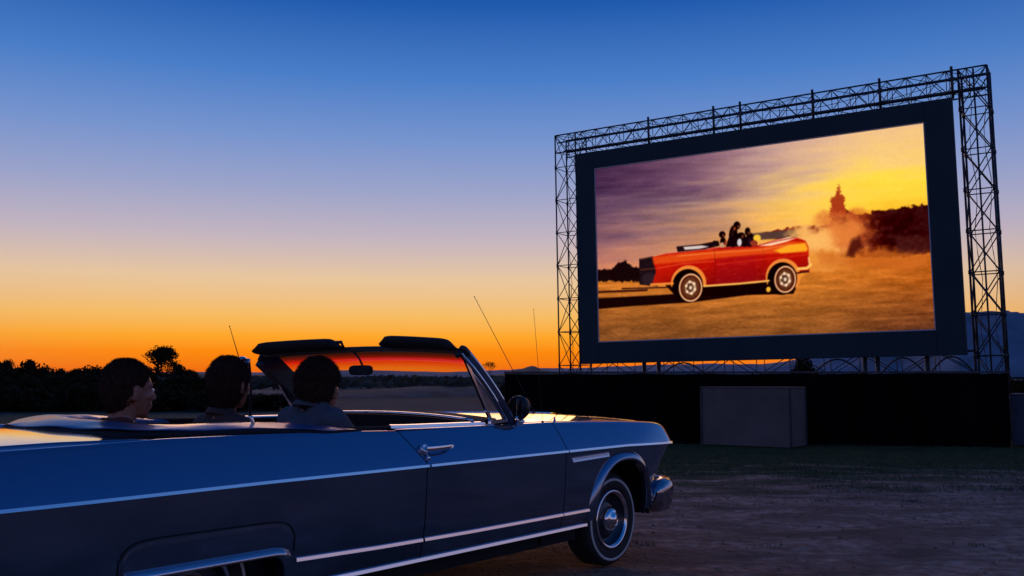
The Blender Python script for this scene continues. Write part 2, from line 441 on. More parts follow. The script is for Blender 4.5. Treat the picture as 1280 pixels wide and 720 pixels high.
def bil(X, Y):
    i = np.clip(np.searchsorted(cols, X) - 1, 0, len(cols) - 2); j = np.clip(np.searchsorted(rows, Y) - 1, 0, len(rows) - 2)
    ca, ra = np.array(cols, float), np.array(rows, float)
    fx = np.clip((X - ca[i]) / (ca[i + 1] - ca[i]), 0, 1)[..., None]; fy = np.clip((Y - ra[j]) / (ra[j + 1] - ra[j]), 0, 1)[..., None]
    return (TBL[j, i] * (1 - fx) + TBL[j, i + 1] * fx) * (1 - fy) + (TBL[j + 1, i] * (1 - fx) + TBL[j + 1, i + 1] * fx) * fy
wob = (fbm(PX / 60, PY / 10 + PX / 120, 11) - 0.5)
IMG = bil(PX + wob * 60, PY + wob * 34)
st = (fbm(PX / 45, PY / 3.5 + PX / 90, 31) - 0.47) * np.clip((335 - PY) / 60, 0, 1) * np.clip((1060 - PX) / 160, 0, 1)
IMG += st[..., None] * np.array([34., 27., 26.])
def blend(mask, col):
    global IMG
    sel = mask > 0
    c = col[sel] if isinstance(col, np.ndarray) and col.ndim == 3 else np.array(col, float)
    m = mask[sel][:, None]
    IMG[sel] = IMG[sel] * (1 - m) + c * m
def window(x0, x1, y0, y1, fn):
    """run a painter only where it can leave a mark"""
    sel = (PX > x0) & (PX < x1) & (PY > y0) & (PY < y1); m = np.zeros(PX.shape)
    if sel.any(): m[sel] = fn(PX[sel], PY[sel], sel)
    return m
def poly(pts, soft=0.8, X=None, Y=None):
    X = PX if X is None else X; Y = PY if Y is None else Y
    b = 12 + soft; xs_, ys_ = [p[0] for p in pts], [p[1] for p in pts]
    return window(min(xs_) - b, max(xs_) + b, min(ys_) - b, max(ys_) + b, lambda x, y, sel: poly_(pts, soft, X[sel], Y[sel]))
def poly_(pts, soft, X, Y):
    inside = np.zeros(X.shape, bool); dist = np.full(X.shape, 1e9)
    n = len(pts)
    for k in range(n):
        x0, y0 = pts[k]; x1, y1 = pts[(k + 1) % n]
        c = ((y0 > Y) != (y1 > Y))
        with np.errstate(divide='ignore', invalid='ignore'):
            xi = (x1 - x0) * (Y - y0) / (y1 - y0 + 1e-12) + x0
        inside ^= c & (X < xi)
        t = np.clip(((X - x0) * (x1 - x0) + (Y - y0) * (y1 - y0)) / ((x1 - x0) ** 2 + (y1 - y0) ** 2 + 1e-9), 0, 1)
        dist = np.minimum(dist, np.hypot(X - x0 - t * (x1 - x0), Y - y0 - t * (y1 - y0)))
    return np.clip(np.where(inside, dist, -dist) / soft + 0.5, 0, 1)
def line(pts, w, soft=0.8):
    b = 3 + w; xs_, ys_ = [p[0] for p in pts], [p[1] for p in pts]
    return window(min(xs_) - b, max(xs_) + b, min(ys_) - b, max(ys_) + b, lambda x, y, sel: line_(pts, w, soft, x, y))
def line_(pts, w, soft, PX, PY):
    dist = np.full(PX.shape, 1e9)
    for (x0, y0), (x1, y1) in zip(pts, pts[1:]):
        t = np.clip(((PX - x0) * (x1 - x0) + (PY - y0) * (y1 - y0)) / ((x1 - x0) ** 2 + (y1 - y0) ** 2 + 1e-9), 0, 1)
        dist = np.minimum(dist, np.hypot(PX - x0 - t * (x1 - x0), PY - y0 - t * (y1 - y0)))
    return np.clip((w / 2 - dist) / soft + 0.5, 0, 1)
def ell(cx, cy, rx, ry, soft=0.8, rot=0.0):
    b = max(rx, ry) + 2
    return window(cx - b, cx + b, cy - b, cy + b, lambda x, y, sel: ell_(cx, cy, rx, ry, soft, rot, x, y))
def ell_(cx, cy, rx, ry, soft, rot, PX, PY):
    c, s = math.cos(rot), math.sin(rot); dx = PX - cx; dy = PY - cy
    a = (dx * c + dy * s) / rx; b = (-dx * s + dy * c) / ry
    return np.clip((1 - np.hypot(a, b)) * min(rx, ry) / soft + 0.5, 0, 1)
# ground of the film
gt = np.clip((PY - 345) / 85, 0, 1)[..., None]; gr = np.clip((PX - 1020) / 150, 0, 1)[..., None]
gcol = np.array([214., 126., 48.]) * (1 - gt) + np.array([124., 76., 42.]) * gt
gcol = gcol * (1 - gr) + (np.array([186., 98., 34.]) * (1 - gt) + np.array([74., 44., 40.]) * gt) * gr
gn = fbm(PX / 30, PY / 4 + PX / 80, 51, 5) - 0.48
gf = fbm(PX / 3.5, PY / 1.6, 71, 3) - 0.44
gcol = gcol + gn[..., None] * np.array([80., 52., 28.]) + gf[..., None] * np.array([34., 24., 14.])
Xw = PX; Yw = PY + (fbm(PX / 5, PX / 9, 91) - 0.5) * 5
blend(poly([(740, 352), (820, 349), (1005, 348), (1030, 322), (1175, 316), (1180, 440), (740, 440)], 3.0, Xw, Yw), gcol)
# tree lines
blend(poly([(740, 337), (765, 337), (772, 330), (784, 326), (793, 333), (803, 334), (812, 352), (740, 352)], 1.4, PX, PY + (fbm(PX / 3, PY / 3, 15) - .5) * 7), (34, 18, 20))
blend(poly([(955, 290), (1000, 283), (1040, 281), (1046, 266), (1060, 262), (1075, 269), (1100, 264), (1130, 259), (1160, 256), (1175, 256), (1175, 314), (1130, 320), (1085, 320), (1040, 320), (955, 292)], 1.6, PX, PY + (fbm(PX / 4, PY / 4, 17) - .5) * 8),
      (np.array([118., 34., 22.]) * np.clip((1120 - PX) / 90, 0, 1)[..., None] + np.array([58., 14., 16.]) * (1 - np.clip((1120 - PX) / 90, 0, 1)[..., None]) + (fbm(PX / 6, PY / 5, 19) - .5)[..., None] * 46))
blend(poly([(1038, 272), (1042, 258), (1041, 248), (1046, 244), (1048, 236), (1050, 231), (1052, 237), (1053, 243), (1058, 247), (1058, 257), (1063, 270)], 2.0, PX + (fbm(PX / 1.6, PY / 1.6, 25) - .5) * 7, PY + (fbm(PX / 2, PY / 2, 23) - .5) * 8), (172, 66, 34))
blend(poly([(940, 292), (1002, 286), (1002, 297), (940, 300)], 2), (92, 66, 60))
# dust
dn = fbm(PX / 12, PY / 12, 29, 4)
for cx, cy, rx, ry, a, c in ((1040, 303, 42, 28, 1.0, (242, 168, 90)), (1072, 296, 26, 20, 0.8, (206, 106, 54)), (1046, 276, 26, 12, .7, (214, 112, 56)), (1062, 288, 22, 16, 0.75, (226, 130, 62)), (1015, 300, 26, 20, 0.8, (246, 184, 104)), (1024, 324, 46, 13, 0.75, (226, 140, 60)), (1110, 322, 75, 13, 0.8, (202, 106, 40)), (1078, 268, 14, 10, 0.5, (200, 90, 44))):
    d = np.clip(1.3 - np.hypot((PX - cx) / rx, (PY - cy) / ry) + (dn - 0.5) * 1.3, 0, 1)
    blend(np.clip(d * 1.5, 0, 1) * a, c)
blend(poly([(1068, 300), (1078, 292), (1082, 306), (1072, 318), (1062, 318)], 5, PX, PY + (dn - .5) * 12) * 0.85, (74, 22, 20))
blend(poly([(1120, 296), (1175, 291), (1175, 314), (1125, 316)], 5) * 0.45, (96, 50, 44))
# shadow band and far road on the left of the car
blend(line([(748, 366), (812, 363)], 2.5), (60, 26, 24))
blend(poly([(745, 374), (830, 369), (960, 359), (1000, 355), (960, 366), (870, 378), (800, 383), (745, 388)], 1.2), (34, 16, 16))
def cz(l): return [(780 + x / 4.267, 260 + y / 4.267) for x, y in l]
def ce(x, y, rx, ry, soft=0.8, rot=0): return ell(780 + x / 4.267, 260 + y / 4.267, rx / 4.267, ry / 4.267, soft, rot)
blend(poly(cz([(230, 405), (520, 400), (960, 380), (930, 455), (300, 475)]), 0.8), (30, 10, 12))
blend(poly(cz([(90, 270), (165, 255), (200, 300), (195, 420), (95, 410)]), 0.9), (40, 26, 32))
blend(ce(148, 380, 38, 34, 2.0), (54, 38, 46)); blend(line(cz([(100, 330), (182, 322)]), 1.6, 1.2) * .7, (120, 60, 44)); blend(line(cz([(98, 272), (160, 258)]), 1.4, 1.0) * .6, (170, 110, 90))
body = [(162, 262), (240, 240), (340, 226), (450, 212), (600, 206), (740, 196), (810, 172), (880, 158), (930, 154), (985, 172), (1003, 205), (1006, 262), (1014, 300), (1010, 330), (965, 345), (800, 384), (640, 396), (470, 416), (280, 408), (165, 408), (185, 340)]
blend(poly(cz(body), 0.8), (190, 26, 16))
bs = ((PY - 260) * 4.267 + 0.1 * ((PX - 780) * 4.267 - 500))
bx_ = (PX - 780) * 4.267
bm_ = poly(cz(body), 0.8)
blend(bm_ * np.clip((bs - 290) / 110, 0, 1) * 0.85, (132, 18, 18))
blend(bm_ * np.clip((bx_ - 480) / 60, 0, 1) * np.clip((800 - bx_) / 100, 0, 1) * 0.35, (150, 20, 40))
blend(bm_ * np.clip((300 - bx_) / 130, 0, 1) * 0.3, (226, 52, 18))
blend(poly(cz([(172, 300), (165, 262), (340, 238), (520, 224), (740, 208), (900, 176), (985, 180), (1003, 215), (1003, 232), (900, 236), (740, 246), (520, 266), (330, 288)]), 3.2), (222, 78, 28))
blend(poly(cz([(820, 225), (900, 195), (985, 185), (1000, 215), (990, 228), (860, 240)]), 2.4), (250, 168, 40))
blend(poly(cz([(160, 258), (240, 243), (400, 226), (520, 214), (400, 214), (300, 226)]), 1.0) * 0.8, (226, 150, 130))
blend(poly(cz([(735, 200), (800, 178), (900, 153), (940, 158), (880, 180), (800, 200)]), 1.0), (250, 206, 170))
blend(line(cz([(740, 196), (850, 172), (930, 156)]), 1.0), (170, 40, 40))
blend(line(cz([(500, 226), (506, 300), (500, 412)]), 0.8) * .6, (110, 10, 14)); blend(line(cz([(760, 212), (770, 300)]), 0.8) * .4, (120, 16, 14))
blend(line(cz([(190, 322), (330, 296), (500, 282)]), 1.6, 1.5) * .5, (240, 110, 60)); blend(line(cz([(520, 300), (800, 268), (1000, 246)]), 1.6, 1.5) * .35, (236, 84, 44))
blend(line(cz([(300, 256), (520, 236), (740, 222), (900, 196)]), 1.4, 1.5) * .55, (252, 160, 84))
blend(bm_ * np.clip((fbm(PX / 7, PY / 3, 61) - .55) * 3, 0, 1) * .25, (246, 110, 50))
for cx, cy, rx, ry in ((360, 402, 96, 96), (868, 364, 92, 96)):
    blend(ce(cx + 4, cy, rx, ry) * poly(cz([(200, 200), (1100, 200), (1100, 420), (200, 420)]), 0.8), (236, 138, 60))
    blend(ce(cx, cy + 10, rx - 13, ry - 9), (24, 8, 12))
blend(poly(cz([(690, 415), (800, 405), (830, 440), (700, 455)]), 0.8), (28, 10, 14))
for cx, cy, rx, ry in ((376, 425, 64, 76), (884, 378, 58, 72)):
    blend(ce(cx - 12, cy, rx + 4, ry + 6), (26, 12, 14))
    blend(ce(cx, cy, rx, ry), (238, 176, 128)); blend(ce(cx, cy, rx - 8, ry - 9), (74, 30, 20)); blend(ce(cx, cy, rx - 16, ry - 18), (104, 56, 36))
    blend(ce(cx, cy, 30, 36), (196, 158, 128)); blend(ce(cx - 4, cy, 20, 25), (96, 62, 48))
    for k in range(6):
        a = k * math.pi / 3 + .3
        blend(ce(cx + 25 * math.cos(a), cy + 32 * math.sin(a), 7, 8), (244, 212, 176))
    blend(ce(cx, cy, 8, 10), (230, 206, 180))
blend(line(cz([(450, 416), (640, 402), (796, 386)]), 2.4), (244, 180, 90))
blend(line(cz([(160, 410), (278, 403)]), 3.0), (236, 140, 60))
blend(line(cz([(950, 322), (1000, 318), (1016, 300)]), 3.6), (250, 190, 96)); blend(line(cz([(946, 344), (1008, 336)]), 2), (70, 20, 24))
blend(line(cz([(1005, 262), (1012, 302)]), 1.8), (252, 190, 120))
blend(line(cz([(0, 432), (270, 424)]), 1.6), (50, 22, 24))
blend(ce(796, 432, 12, 14), (238, 176, 60))
blend(poly(cz([(292, 204), (420, 192), (520, 172), (528, 200), (450, 218), (300, 234)]), 0.7), (40, 24, 30))
blend(poly(cz([(330, 206), (430, 198), (470, 205), (420, 216), (340, 222)]), 0.7), (214, 196, 190))
for c in ((500, 180), (515, 190), (480, 196)): blend(ce(*c, 10, 8), (30, 14, 18))
for cx, cy, rx, ry in ((540, 140, 18, 18), (545, 178, 16, 24), (618, 92, 19, 22), (600, 150, 24, 58), (642, 152, 24, 24), (676, 124, 15, 22), (690, 168, 22, 38), (664, 180, 18, 26)):
    blend(ce(cx, cy, rx, ry), (24, 10, 12))
blend(poly(cz([(560, 206), (574, 160), (700, 150), (728, 200)]), 0.8), (30, 14, 20))
blend(ce(634, 182, 12, 20), (214, 200, 200)); blend(ce(540, 196, 12, 14), (200, 150, 120)); blend(ce(606, 108, 6, 10), (150, 70, 40))
for cx, cy in ((547, 146), (627, 98), (684, 132), (650, 150)): blend(ce(cx, cy, 7, 9, 1.2) * .8, (128, 62, 40))
blend(ce(596, 130, 9, 22, 1.2) * .5, (70, 36, 34)); blend(ce(560, 184, 8, 14, 1.2) * .7, (170, 70, 44)); blend(ce(690, 176, 8, 18, 1.2) * .6, (60, 40, 60))
blend(ce(728, 158, 20, 18), (240, 190, 60)); blend(ce(712, 186, 20, 16), (150, 60, 40))
for _ in range(1):      # the projected film is a little soft
    for ax in (0, 1): IMG = (np.roll(IMG, 1, ax) + 2 * IMG + np.roll(IMG, -1, ax)) / 4
    IMG[0], IMG[-1] = IMG[1], IMG[-2]; IMG[:, 0], IMG[:, -1] = IMG[:, 1], IMG[:, -2]
IMG += ((fbm(PX / 2.2, PY / 2.2, 83, 3) - .45) * 10)[..., None]
IMG = (IMG - 116) * 1.10 + 112
lum = (IMG * np.array([.3, .59, .11])).sum(-1, keepdims=True); IMG = lum + (IMG - lum) * 0.98
IMG = np.clip(IMG + (rs.rand(*IMG.shape[:2], 1) - .5) * 5, 0, 255) / 255.0
LIN = np.where(IMG <= 0.04045, IMG / 12.92, ((IMG + 0.055) / 1.055) ** 2.4)
co = np.zeros((GH, GW, 3)); co[..., 0] = iL + 0.002 + uu * (iR - iL - 0.004); co[..., 1] = 0.0; co[..., 2] = iB + 0.002 + vv * (iT - iB - 0.004)
me = bpy.data.meshes.new('picture')
nv = GW * GH; nf = (GW - 1) * (GH - 1)
ii = (np.arange(GH - 1)[:, None] * GW + np.arange(GW - 1)[None]).ravel()
fi = np.stack([ii, ii + 1, ii + GW + 1, ii + GW], -1).astype(np.int32)
me.vertices.add(nv); me.vertices.foreach_set('co', co.reshape(-1).astype(np.float32))
me.loops.add(nf * 4); me.loops.foreach_set('vertex_index', fi.ravel())
me.polygons.add(nf); me.polygons.foreach_set('loop_start', (np.arange(nf) * 4).astype(np.int32))
me.update(calc_edges=True)
ca = me.color_attributes.new('film', 'FLOAT_COLOR', 'POINT')
ca.data.foreach_set('color', np.concatenate([LIN, np.ones((GH, GW, 1))], -1).reshape(-1).astype(np.float32))
pm = bpy.data.materials.new('film_picture'); pm.use_nodes = True; t = pm.node_tree; t.nodes.clear()
an = t.nodes.new('ShaderNodeVertexColor'); an.layer_name = 'film'
em = t.nodes.new('ShaderNodeEmission'); em.inputs['Strength'].default_value = 1.0
oo = t.nodes.new('ShaderNodeOutputMaterial'); t.links.new(an.outputs[0], em.inputs[0]); t.links.new(em.outputs[0], oo.inputs[0])
objm('picture', me, pm, scr, smooth=False)

# ------------------------------------------------------------------ scaffold that carries the screen
trs = empty('scaffold_truss'); trs.matrix_world = SM
tag(trs, 'dark steel lattice scaffold framing and carrying the cinema screen', 'scaffold')
YF, YB = 0.20, 0.86
G0 = -1.86
def lattice(bm, a0, a1, b0, b1, n, r, cross=True, rungs=True):
    """bracing in the panel between chord a0->a1 and chord b0->b1"""
    a0, a1, b0, b1 = map(Vector, (a0, a1, b0, b1))
    for k in range(n):
        p0, p1 = a0.lerp(a1, k / n), a0.lerp(a1, (k + 1) / n); q0, q1 = b0.lerp(b1, k / n), b0.lerp(b1, (k + 1) / n)
        if k % 2 == 0 or cross: tube(bm, [p0, q1], r, 5)
        if k % 2 == 1 or cross: tube(bm, [q0, p1], r, 5)
        if rungs: tube(bm, [p1, q1], r, 5)
def tower(x0, x1, z1, n, r=0.026):
    cs = [(x0, YF), (x1, YF), (x1, YB), (x0, YB)]
    bm = bmesh.new()
    for k in range(4):
        (ax, ay), (bx, by) = cs[k], cs[(k + 1) % 4]
        lattice(bm, (ax, ay, G0), (ax, ay, z1), (bx, by, G0), (bx, by, z1), n, r * 0.55, cross=(k % 2 == 0))
    first = None
    for k, (x, y) in enumerate(cs):
        b2 = bmesh.new(); tube(b2, [(x, y, G0), (x, y, z1)], r, 8)
        # couplers at each lift
        for j in range(1, n): tube(b2, [(x, y, lerp(G0, z1, j / n) - 0.045), (x, y, lerp(G0, z1, j / n) + 0.045)], r * 1.5, 8)
        p = obj('leg', b2, M['steel'], trs)
        if k == 0: first = p
    obj('tower_bracing', bm, M['steel'], trs)
tower(-10.24, -9.60, 6.43, 9, 0.021)
tower(0.13, 0.72, 6.43, 9, 0.025)
bm = bmesh.new(); tube(bm, [(0.44, YF, G0), (0.44, YF, 6.40)], 0.02, 7); obj('leg', bm, M['steel'], trs)
for z0, z1, x0, x1, n, r in ((5.93, 6.43, -10.24, 0.72, 26, 0.020), (-0.40, 0.10, -9.60, 0.13, 12, 0.022)):
    bm = bmesh.new()
    for y in (YF, YB): lattice(bm, (x0, y, z0), (x1, y, z0), (x0, y, z1), (x1, y, z1), n, r * 0.5, cross=(y == YF and z0 > 0))
    for z in (z0, z1): lattice(bm, (x0, YF, z), (x1, YF, z), (x0, YB, z), (x1, YB, z), n, r * 0.45, cross=False)
    obj('beam_bracing', bm, M['steel'], trs)
    for y in (YF, YB):
        for z in (z0, z1):
            b2 = bmesh.new(); tube(b2, [(x0, y, z), (x1, y, z)], r, 8); obj('beam_chord', b2, M['steel'], trs)
# slack wiring tied along the beam and down the towers
rw = random.Random(31)
for k in range(9):
    x0 = rw.uniform(-10.1, -1.5); x1 = x0 + rw.uniform(1.0, 3.0); z0, z1 = rw.uniform(5.95, 6.4), rw.uniform(5.95, 6.4); y_ = rw.uniform(YF, YB); sg = rw.uniform(.04, .16)
    b2 = bmesh.new(); tube(b2, [(lerp(x0, min(x1, .6), i / 10), y_, lerp(z0, z1, i / 10) - sg * math.sin(math.pi * i / 10)) for i in range(11)], 0.008, 5); obj('cable', b2, M['steel'], trs)
for x_ in (-10.0, -9.75, 0.3, 0.6):
    b2 = bmesh.new(); tube(b2, [(x_ + .05 * math.sin(i * 1.7 + x_), YF + .3, lerp(6.2, -1.7, i / 14)) for i in range(15)], 0.009, 5); obj('cable', b2, M['steel'], trs)
# heavier rail, work platform boards and clamps on top
b2 = bmesh.new(); box(b2, -10.1, 0.6, YF + 0.22, YB - 0.22, 6.00, 6.03); obj('walkway_board', b2, M['steel'], trs, smooth=False)
b2 = bmesh.new(); tube(b2, [(-10.2, YF + 0.1, 6.24), (0.7, YF + 0.1, 6.24)], 0.02, 8); obj('rail', b2, M['steel'], trs)
for x in (-7.4, -5.6, -4.9, -3.1, -1.55, 0.0):
    b2 = bmesh.new(); tube(b2, [(x, YF - 0.02, 5.78), (x, YF - 0.02, 6.52)], 0.032, 8)
    box(b2, x - 0.06, x + 0.06, YF - 0.04, YF + 0.05, 6.19, 6.27, 0.01); obj('hanger_bracket', b2, M['steel'], trs)
for x in (-7.73, -7.32, -2.19, -1.91, -0.85):
    b2 = bmesh.new(); tube(b2, [(x, YF + 0.03, G0), (x, YF + 0.03, 0.3)], 0.055, 10)
    box(b2, x - 0.11, x + 0.11, YF - 0.08, YF + 0.14, 0.14, 0.3, 0.01); obj('support_post', b2, M['steel'], trs)
for x0, x1 in ((-3.4, -2.25), (-1.85, -0.9), (-0.8, 0.1), (-7.3, -6.0)):   # bowed knee braces under the screen
    b2 = bmesh.new()
    tube(b2, [(lerp(x0, x1, k / 8), YF + 0.03, -0.38 + 0.36 * math.sin(math.pi * k / 8)) for k in range(9)], 0.02, 7)
    obj('knee_brace', b2, M['steel'], trs)

# ------------------------------------------------------------------ trees, shrubs
def leafcloud(bm, clumps, n, size, rnd, squash=0.8):
    for _ in range(n):
        c, r = rnd.choice(clumps)
        d = Vector((rnd.gauss(0, 1), rnd.gauss(0, 1), rnd.gauss(0, 1))).normalized() * r * (rnd.random() ** 0.42)
        d.z *= squash
        p = c + d
        if p.z < 0.02: p.z = abs(p.z)
        a = Vector((rnd.gauss(0, 1), rnd.gauss(0, 1), rnd.gauss(0, 1))).normalized(); b_ = a.orthogonal().normalized()
        s = size * rnd.uniform(0.6, 1.4); c2 = a.cross(b_)
        q = [p - b_ * s * 0.5, p + c2 * s * 0.28, p + b_ * s * 0.5, p - c2 * s * 0.28]
        bm.faces.new([bm.verts.new(v) for v in q])
def tree_mesh(kind, seed):
    rnd = random.Random(seed)
    tb = bmesh.new(); lb = bmesh.new(); clumps = []
    if kind == 'tree':      # 4.6 m, open spreading crown
        def branch(p, d, l, r, dep):
            pts = [p]; q = p.copy()
            for k in range(4):
                d = (d + Vector((rnd.uniform(-.2, .2), rnd.uniform(-.2, .2), rnd.uniform(-.05, .15)))).normalized(); q = q + d * l / 4; pts.append(q.copy())
            tube(tb, pts, [lerp(r, r * 0.6, k / 4) for k in range(5)], 6)
            if dep >= 2: clumps.append((q, rnd.uniform(0.30, 0.55)))
            if dep < 4:
                for _ in range(3 if dep < 2 else 2):
                    nd = (d + Vector((rnd.uniform(-1, 1), rnd.uniform(-1, 1), rnd.uniform(-.25, .6)))).normalized()
                    branch(q, nd, l * rnd.uniform(0.6, 0.8), r * 0.58, dep + 1)
        branch(Vector((0, 0, -0.1)), Vector((0.03, 0, 1)), 1.5, 0.13, 0)
        clumps += [(Vector((rnd.uniform(-1.0, 1.0), rnd.uniform(-1.0, 1.0), 0)) * 1.0 + Vector((0, 0, rnd.uniform(0.6, 3.9))), rnd.uniform(.22, .55)) for _ in range(24)]; clumps = [(Vector((c.x * (1.25 - .2 * c.z), c.y * (1.25 - .2 * c.z), c.z)), r) for c, r in clumps]; leafcloud(lb, clumps, 3900, 0.16, rnd)
    elif kind == 'bare':    # thin open twigs
        def tw(p, d, l, r, dep):
            q = p + d * l; tube(tb, [p, p.lerp(q, .5) + Vector((rnd.uniform(-.05, .05), 0, 0)), q], [r, r * .8, r * .6], 4)
            if dep >= 3: clumps.append((q, 0.3))
            if dep < 5:
                for _ in range(3): tw(q, (d + Vector((rnd.uniform(-.8, .8), rnd.uniform(-.8, .8), rnd.uniform(-.1, .5)))).normalized(), l * .68, r * .6, dep + 1)
        tw(Vector((0, 0, -.1)), Vector((0, 0, 1)), 0.9, 0.06, 0)
        leafcloud(lb, clumps, 260, 0.12, rnd)
    else:                   # dense rounded shrub 2 m tall, 3 m wide
        for k in range(8):
            a = rnd.uniform(0, 6.28); e = Vector((math.cos(a) * rnd.uniform(.3, 1.3), math.sin(a) * rnd.uniform(.3, 1.2), rnd.uniform(.7, 1.75)))
            tube(tb, [(0, 0, -.1), e * 0.5, e], [0.05, 0.035, 0.015], 5)
        for k in range(26):
            a = rnd.uniform(0, 6.28); rr = rnd.uniform(0, 1.35); clumps.append((Vector((math.cos(a) * rr, math.sin(a) * rr, rnd.uniform(0.25, 1.75 - rr * 0.55))), rnd.uniform(0.3, 0.55)))
        leafcloud(lb, clumps, 3800, 0.17, rnd)
    return tb, lb
protos = {}
def plant(kind, seed, loc, sc, rz, name, label, cat, group=None, leaf='leaf'):
    key = (kind, seed, leaf)
    r_ = empty(name, loc, rz); r_.scale = sc
    tag(r_, label, cat, group)
    if key not in protos:
        tb, lb = tree_mesh(kind, seed)
        a = obj('trunk' if kind != 'shrub' else 'stem', tb, M['bark'], r_); b_ = obj('crown', lb, M[leaf], r_, smooth=False)
        protos[key] = (a, b_)
    else:
        for p in protos[key]:
            c = p.copy(); C.objects.link(c); c.parent = r_
    return r_
def at(px, d): return (px - 640) / 1200 * d
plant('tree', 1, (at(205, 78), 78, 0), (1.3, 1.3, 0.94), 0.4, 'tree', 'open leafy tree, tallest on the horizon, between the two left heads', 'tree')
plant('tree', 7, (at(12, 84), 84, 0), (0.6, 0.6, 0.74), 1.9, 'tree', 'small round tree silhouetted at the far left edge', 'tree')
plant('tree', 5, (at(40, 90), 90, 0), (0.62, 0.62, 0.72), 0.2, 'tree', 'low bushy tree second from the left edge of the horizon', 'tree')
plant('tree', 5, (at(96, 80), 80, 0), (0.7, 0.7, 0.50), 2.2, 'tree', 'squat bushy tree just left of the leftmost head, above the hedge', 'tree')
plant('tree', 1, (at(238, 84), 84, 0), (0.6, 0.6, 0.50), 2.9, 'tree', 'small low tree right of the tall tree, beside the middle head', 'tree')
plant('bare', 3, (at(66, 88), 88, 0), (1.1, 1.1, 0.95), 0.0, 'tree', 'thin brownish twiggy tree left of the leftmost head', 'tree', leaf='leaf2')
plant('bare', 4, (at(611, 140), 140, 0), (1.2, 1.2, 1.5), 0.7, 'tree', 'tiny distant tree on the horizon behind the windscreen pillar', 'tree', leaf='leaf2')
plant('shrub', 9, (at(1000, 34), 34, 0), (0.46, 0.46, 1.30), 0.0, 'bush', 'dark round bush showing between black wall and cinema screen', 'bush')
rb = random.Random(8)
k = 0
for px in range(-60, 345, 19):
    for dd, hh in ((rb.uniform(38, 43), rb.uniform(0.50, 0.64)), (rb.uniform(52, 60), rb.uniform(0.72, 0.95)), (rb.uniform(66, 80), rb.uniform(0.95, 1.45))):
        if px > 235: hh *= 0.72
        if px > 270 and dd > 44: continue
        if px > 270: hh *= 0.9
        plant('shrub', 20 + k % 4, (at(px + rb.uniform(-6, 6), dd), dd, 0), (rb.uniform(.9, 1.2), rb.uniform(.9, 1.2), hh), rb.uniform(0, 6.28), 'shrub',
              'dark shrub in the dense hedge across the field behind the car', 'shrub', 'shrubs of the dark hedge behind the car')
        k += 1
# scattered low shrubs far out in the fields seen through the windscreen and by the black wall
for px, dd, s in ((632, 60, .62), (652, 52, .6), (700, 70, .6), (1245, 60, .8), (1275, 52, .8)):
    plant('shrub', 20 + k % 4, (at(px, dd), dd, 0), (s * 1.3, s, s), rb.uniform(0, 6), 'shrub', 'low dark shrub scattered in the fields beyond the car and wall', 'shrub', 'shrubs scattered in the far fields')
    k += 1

# rough scrub over the open fields beyond the hedge: too much of it to count
rq = random.Random(12); V, F = [], []
for _ in range(5200):
    d = 75 + 330 * rq.random() ** 1.4; a = R(rq.uniform(-26, 8)); cx_, cy_ = math.sin(a) * d, math.cos(a) * d
    if noise.noise(Vector((cx_ * .02, cy_ * .02, 1))) < -0.12 + rq.uniform(-.25, .25): continue
    s = rq.uniform(.25, .8) * (1 + d / 400)
    for _k in range(7):
        p = Vector((cx_ + rq.gauss(0, s * .9), cy_ + rq.gauss(0, s * .9), rq.uniform(0.0, 1.0) * s * .8 + (0.6 if d < 140 else 0.3)))
        u_ = Vector((rq.gauss(0, 1), rq.gauss(0, 1), rq.gauss(0, 1))).normalized() * s * .45; w_ = u_.orthogonal().normalized() * s * .3; k = len(V)
        V += [p - u_, p + w_, p + u_, p - w_]; F.append((k, k + 1, k + 2, k + 3))
me = bpy.data.meshes.new('scrub'); me.from_pydata([tuple(v) for v in V], [], F)
M['scrub'] = mat('field_scrub', (0.10, 0.085, 0.055), 0.95, spec=0.1, var=0.5, vscale=0.2)
tag(objm('scrub', me, M['scrub'], smooth=False), 'rough low scrub over the dim fields seen through the windscreen', 'scrub', kind='stuff')

# short grass on the meadow strip, and stones in the dirt
rg = np.random.RandomState(5)
def blades(n, hmin, hmax, reg):
    V = []; F = []
    for _ in range(n):
        x, y = reg()
        z = ground_z(x, y); h = rg.uniform(hmin, hmax); a = rg.uniform(0, 6.28); w = 0.006; lx, ly = rg.uniform(-.6, .6) * h, rg.uniform(-.6, .6) * h
        k = len(V); V += [(x - w * math.cos(a), y - w * math.sin(a), z - .01), (x + w * math.cos(a), y + w * math.sin(a), z - .01), (x + lx, y + ly, z + h)]; F.append((k, k + 1, k + 2))
    return V, F
def reg_grass():
    while True:
        y = rg.uniform(10.2, 19.6); x = rg.uniform(-1.0, 0.56 * y + 1.0)
        d = noise.noise(Vector((x * .5, y * .9, 3))) * 1.6
        if y + d * 1.4 > 12.3 or rg.rand() < 0.05: return x, y
M['grass'] = mat('short_grass', (0.06, 0.085, 0.035), 0.8, var=0.4, vscale=2)
V, F = blades(42000, 0.015, 0.05, reg_grass)
tufts = [(rg.uniform(0.5, 8.5), rg.uniform(7.5, 13.0)) for _ in range(26)]
def reg_tuft():
    x, y = tufts[rg.randint(len(tufts))]; return x + rg.normal(0, .06), y + rg.normal(0, .05)
V2, F2 = blades(650, 0.015, 0.045, reg_tuft); o_ = len(V); V += V2; F += [tuple(i + o_ for i in f) for f in F2]
me = bpy.data.meshes.new('grass'); me.from_pydata(V, [], F)
tag(objm('grass', me, M['grass'], smooth=False), 'short sparse grass in front of the black wall', 'grass', kind='stuff')
M['stone'] = mat('soil_clod', (0.40, 0.20, 0.12), 0.95, spec=0.1, var=0.4, vscale=2)
V, F = [], []
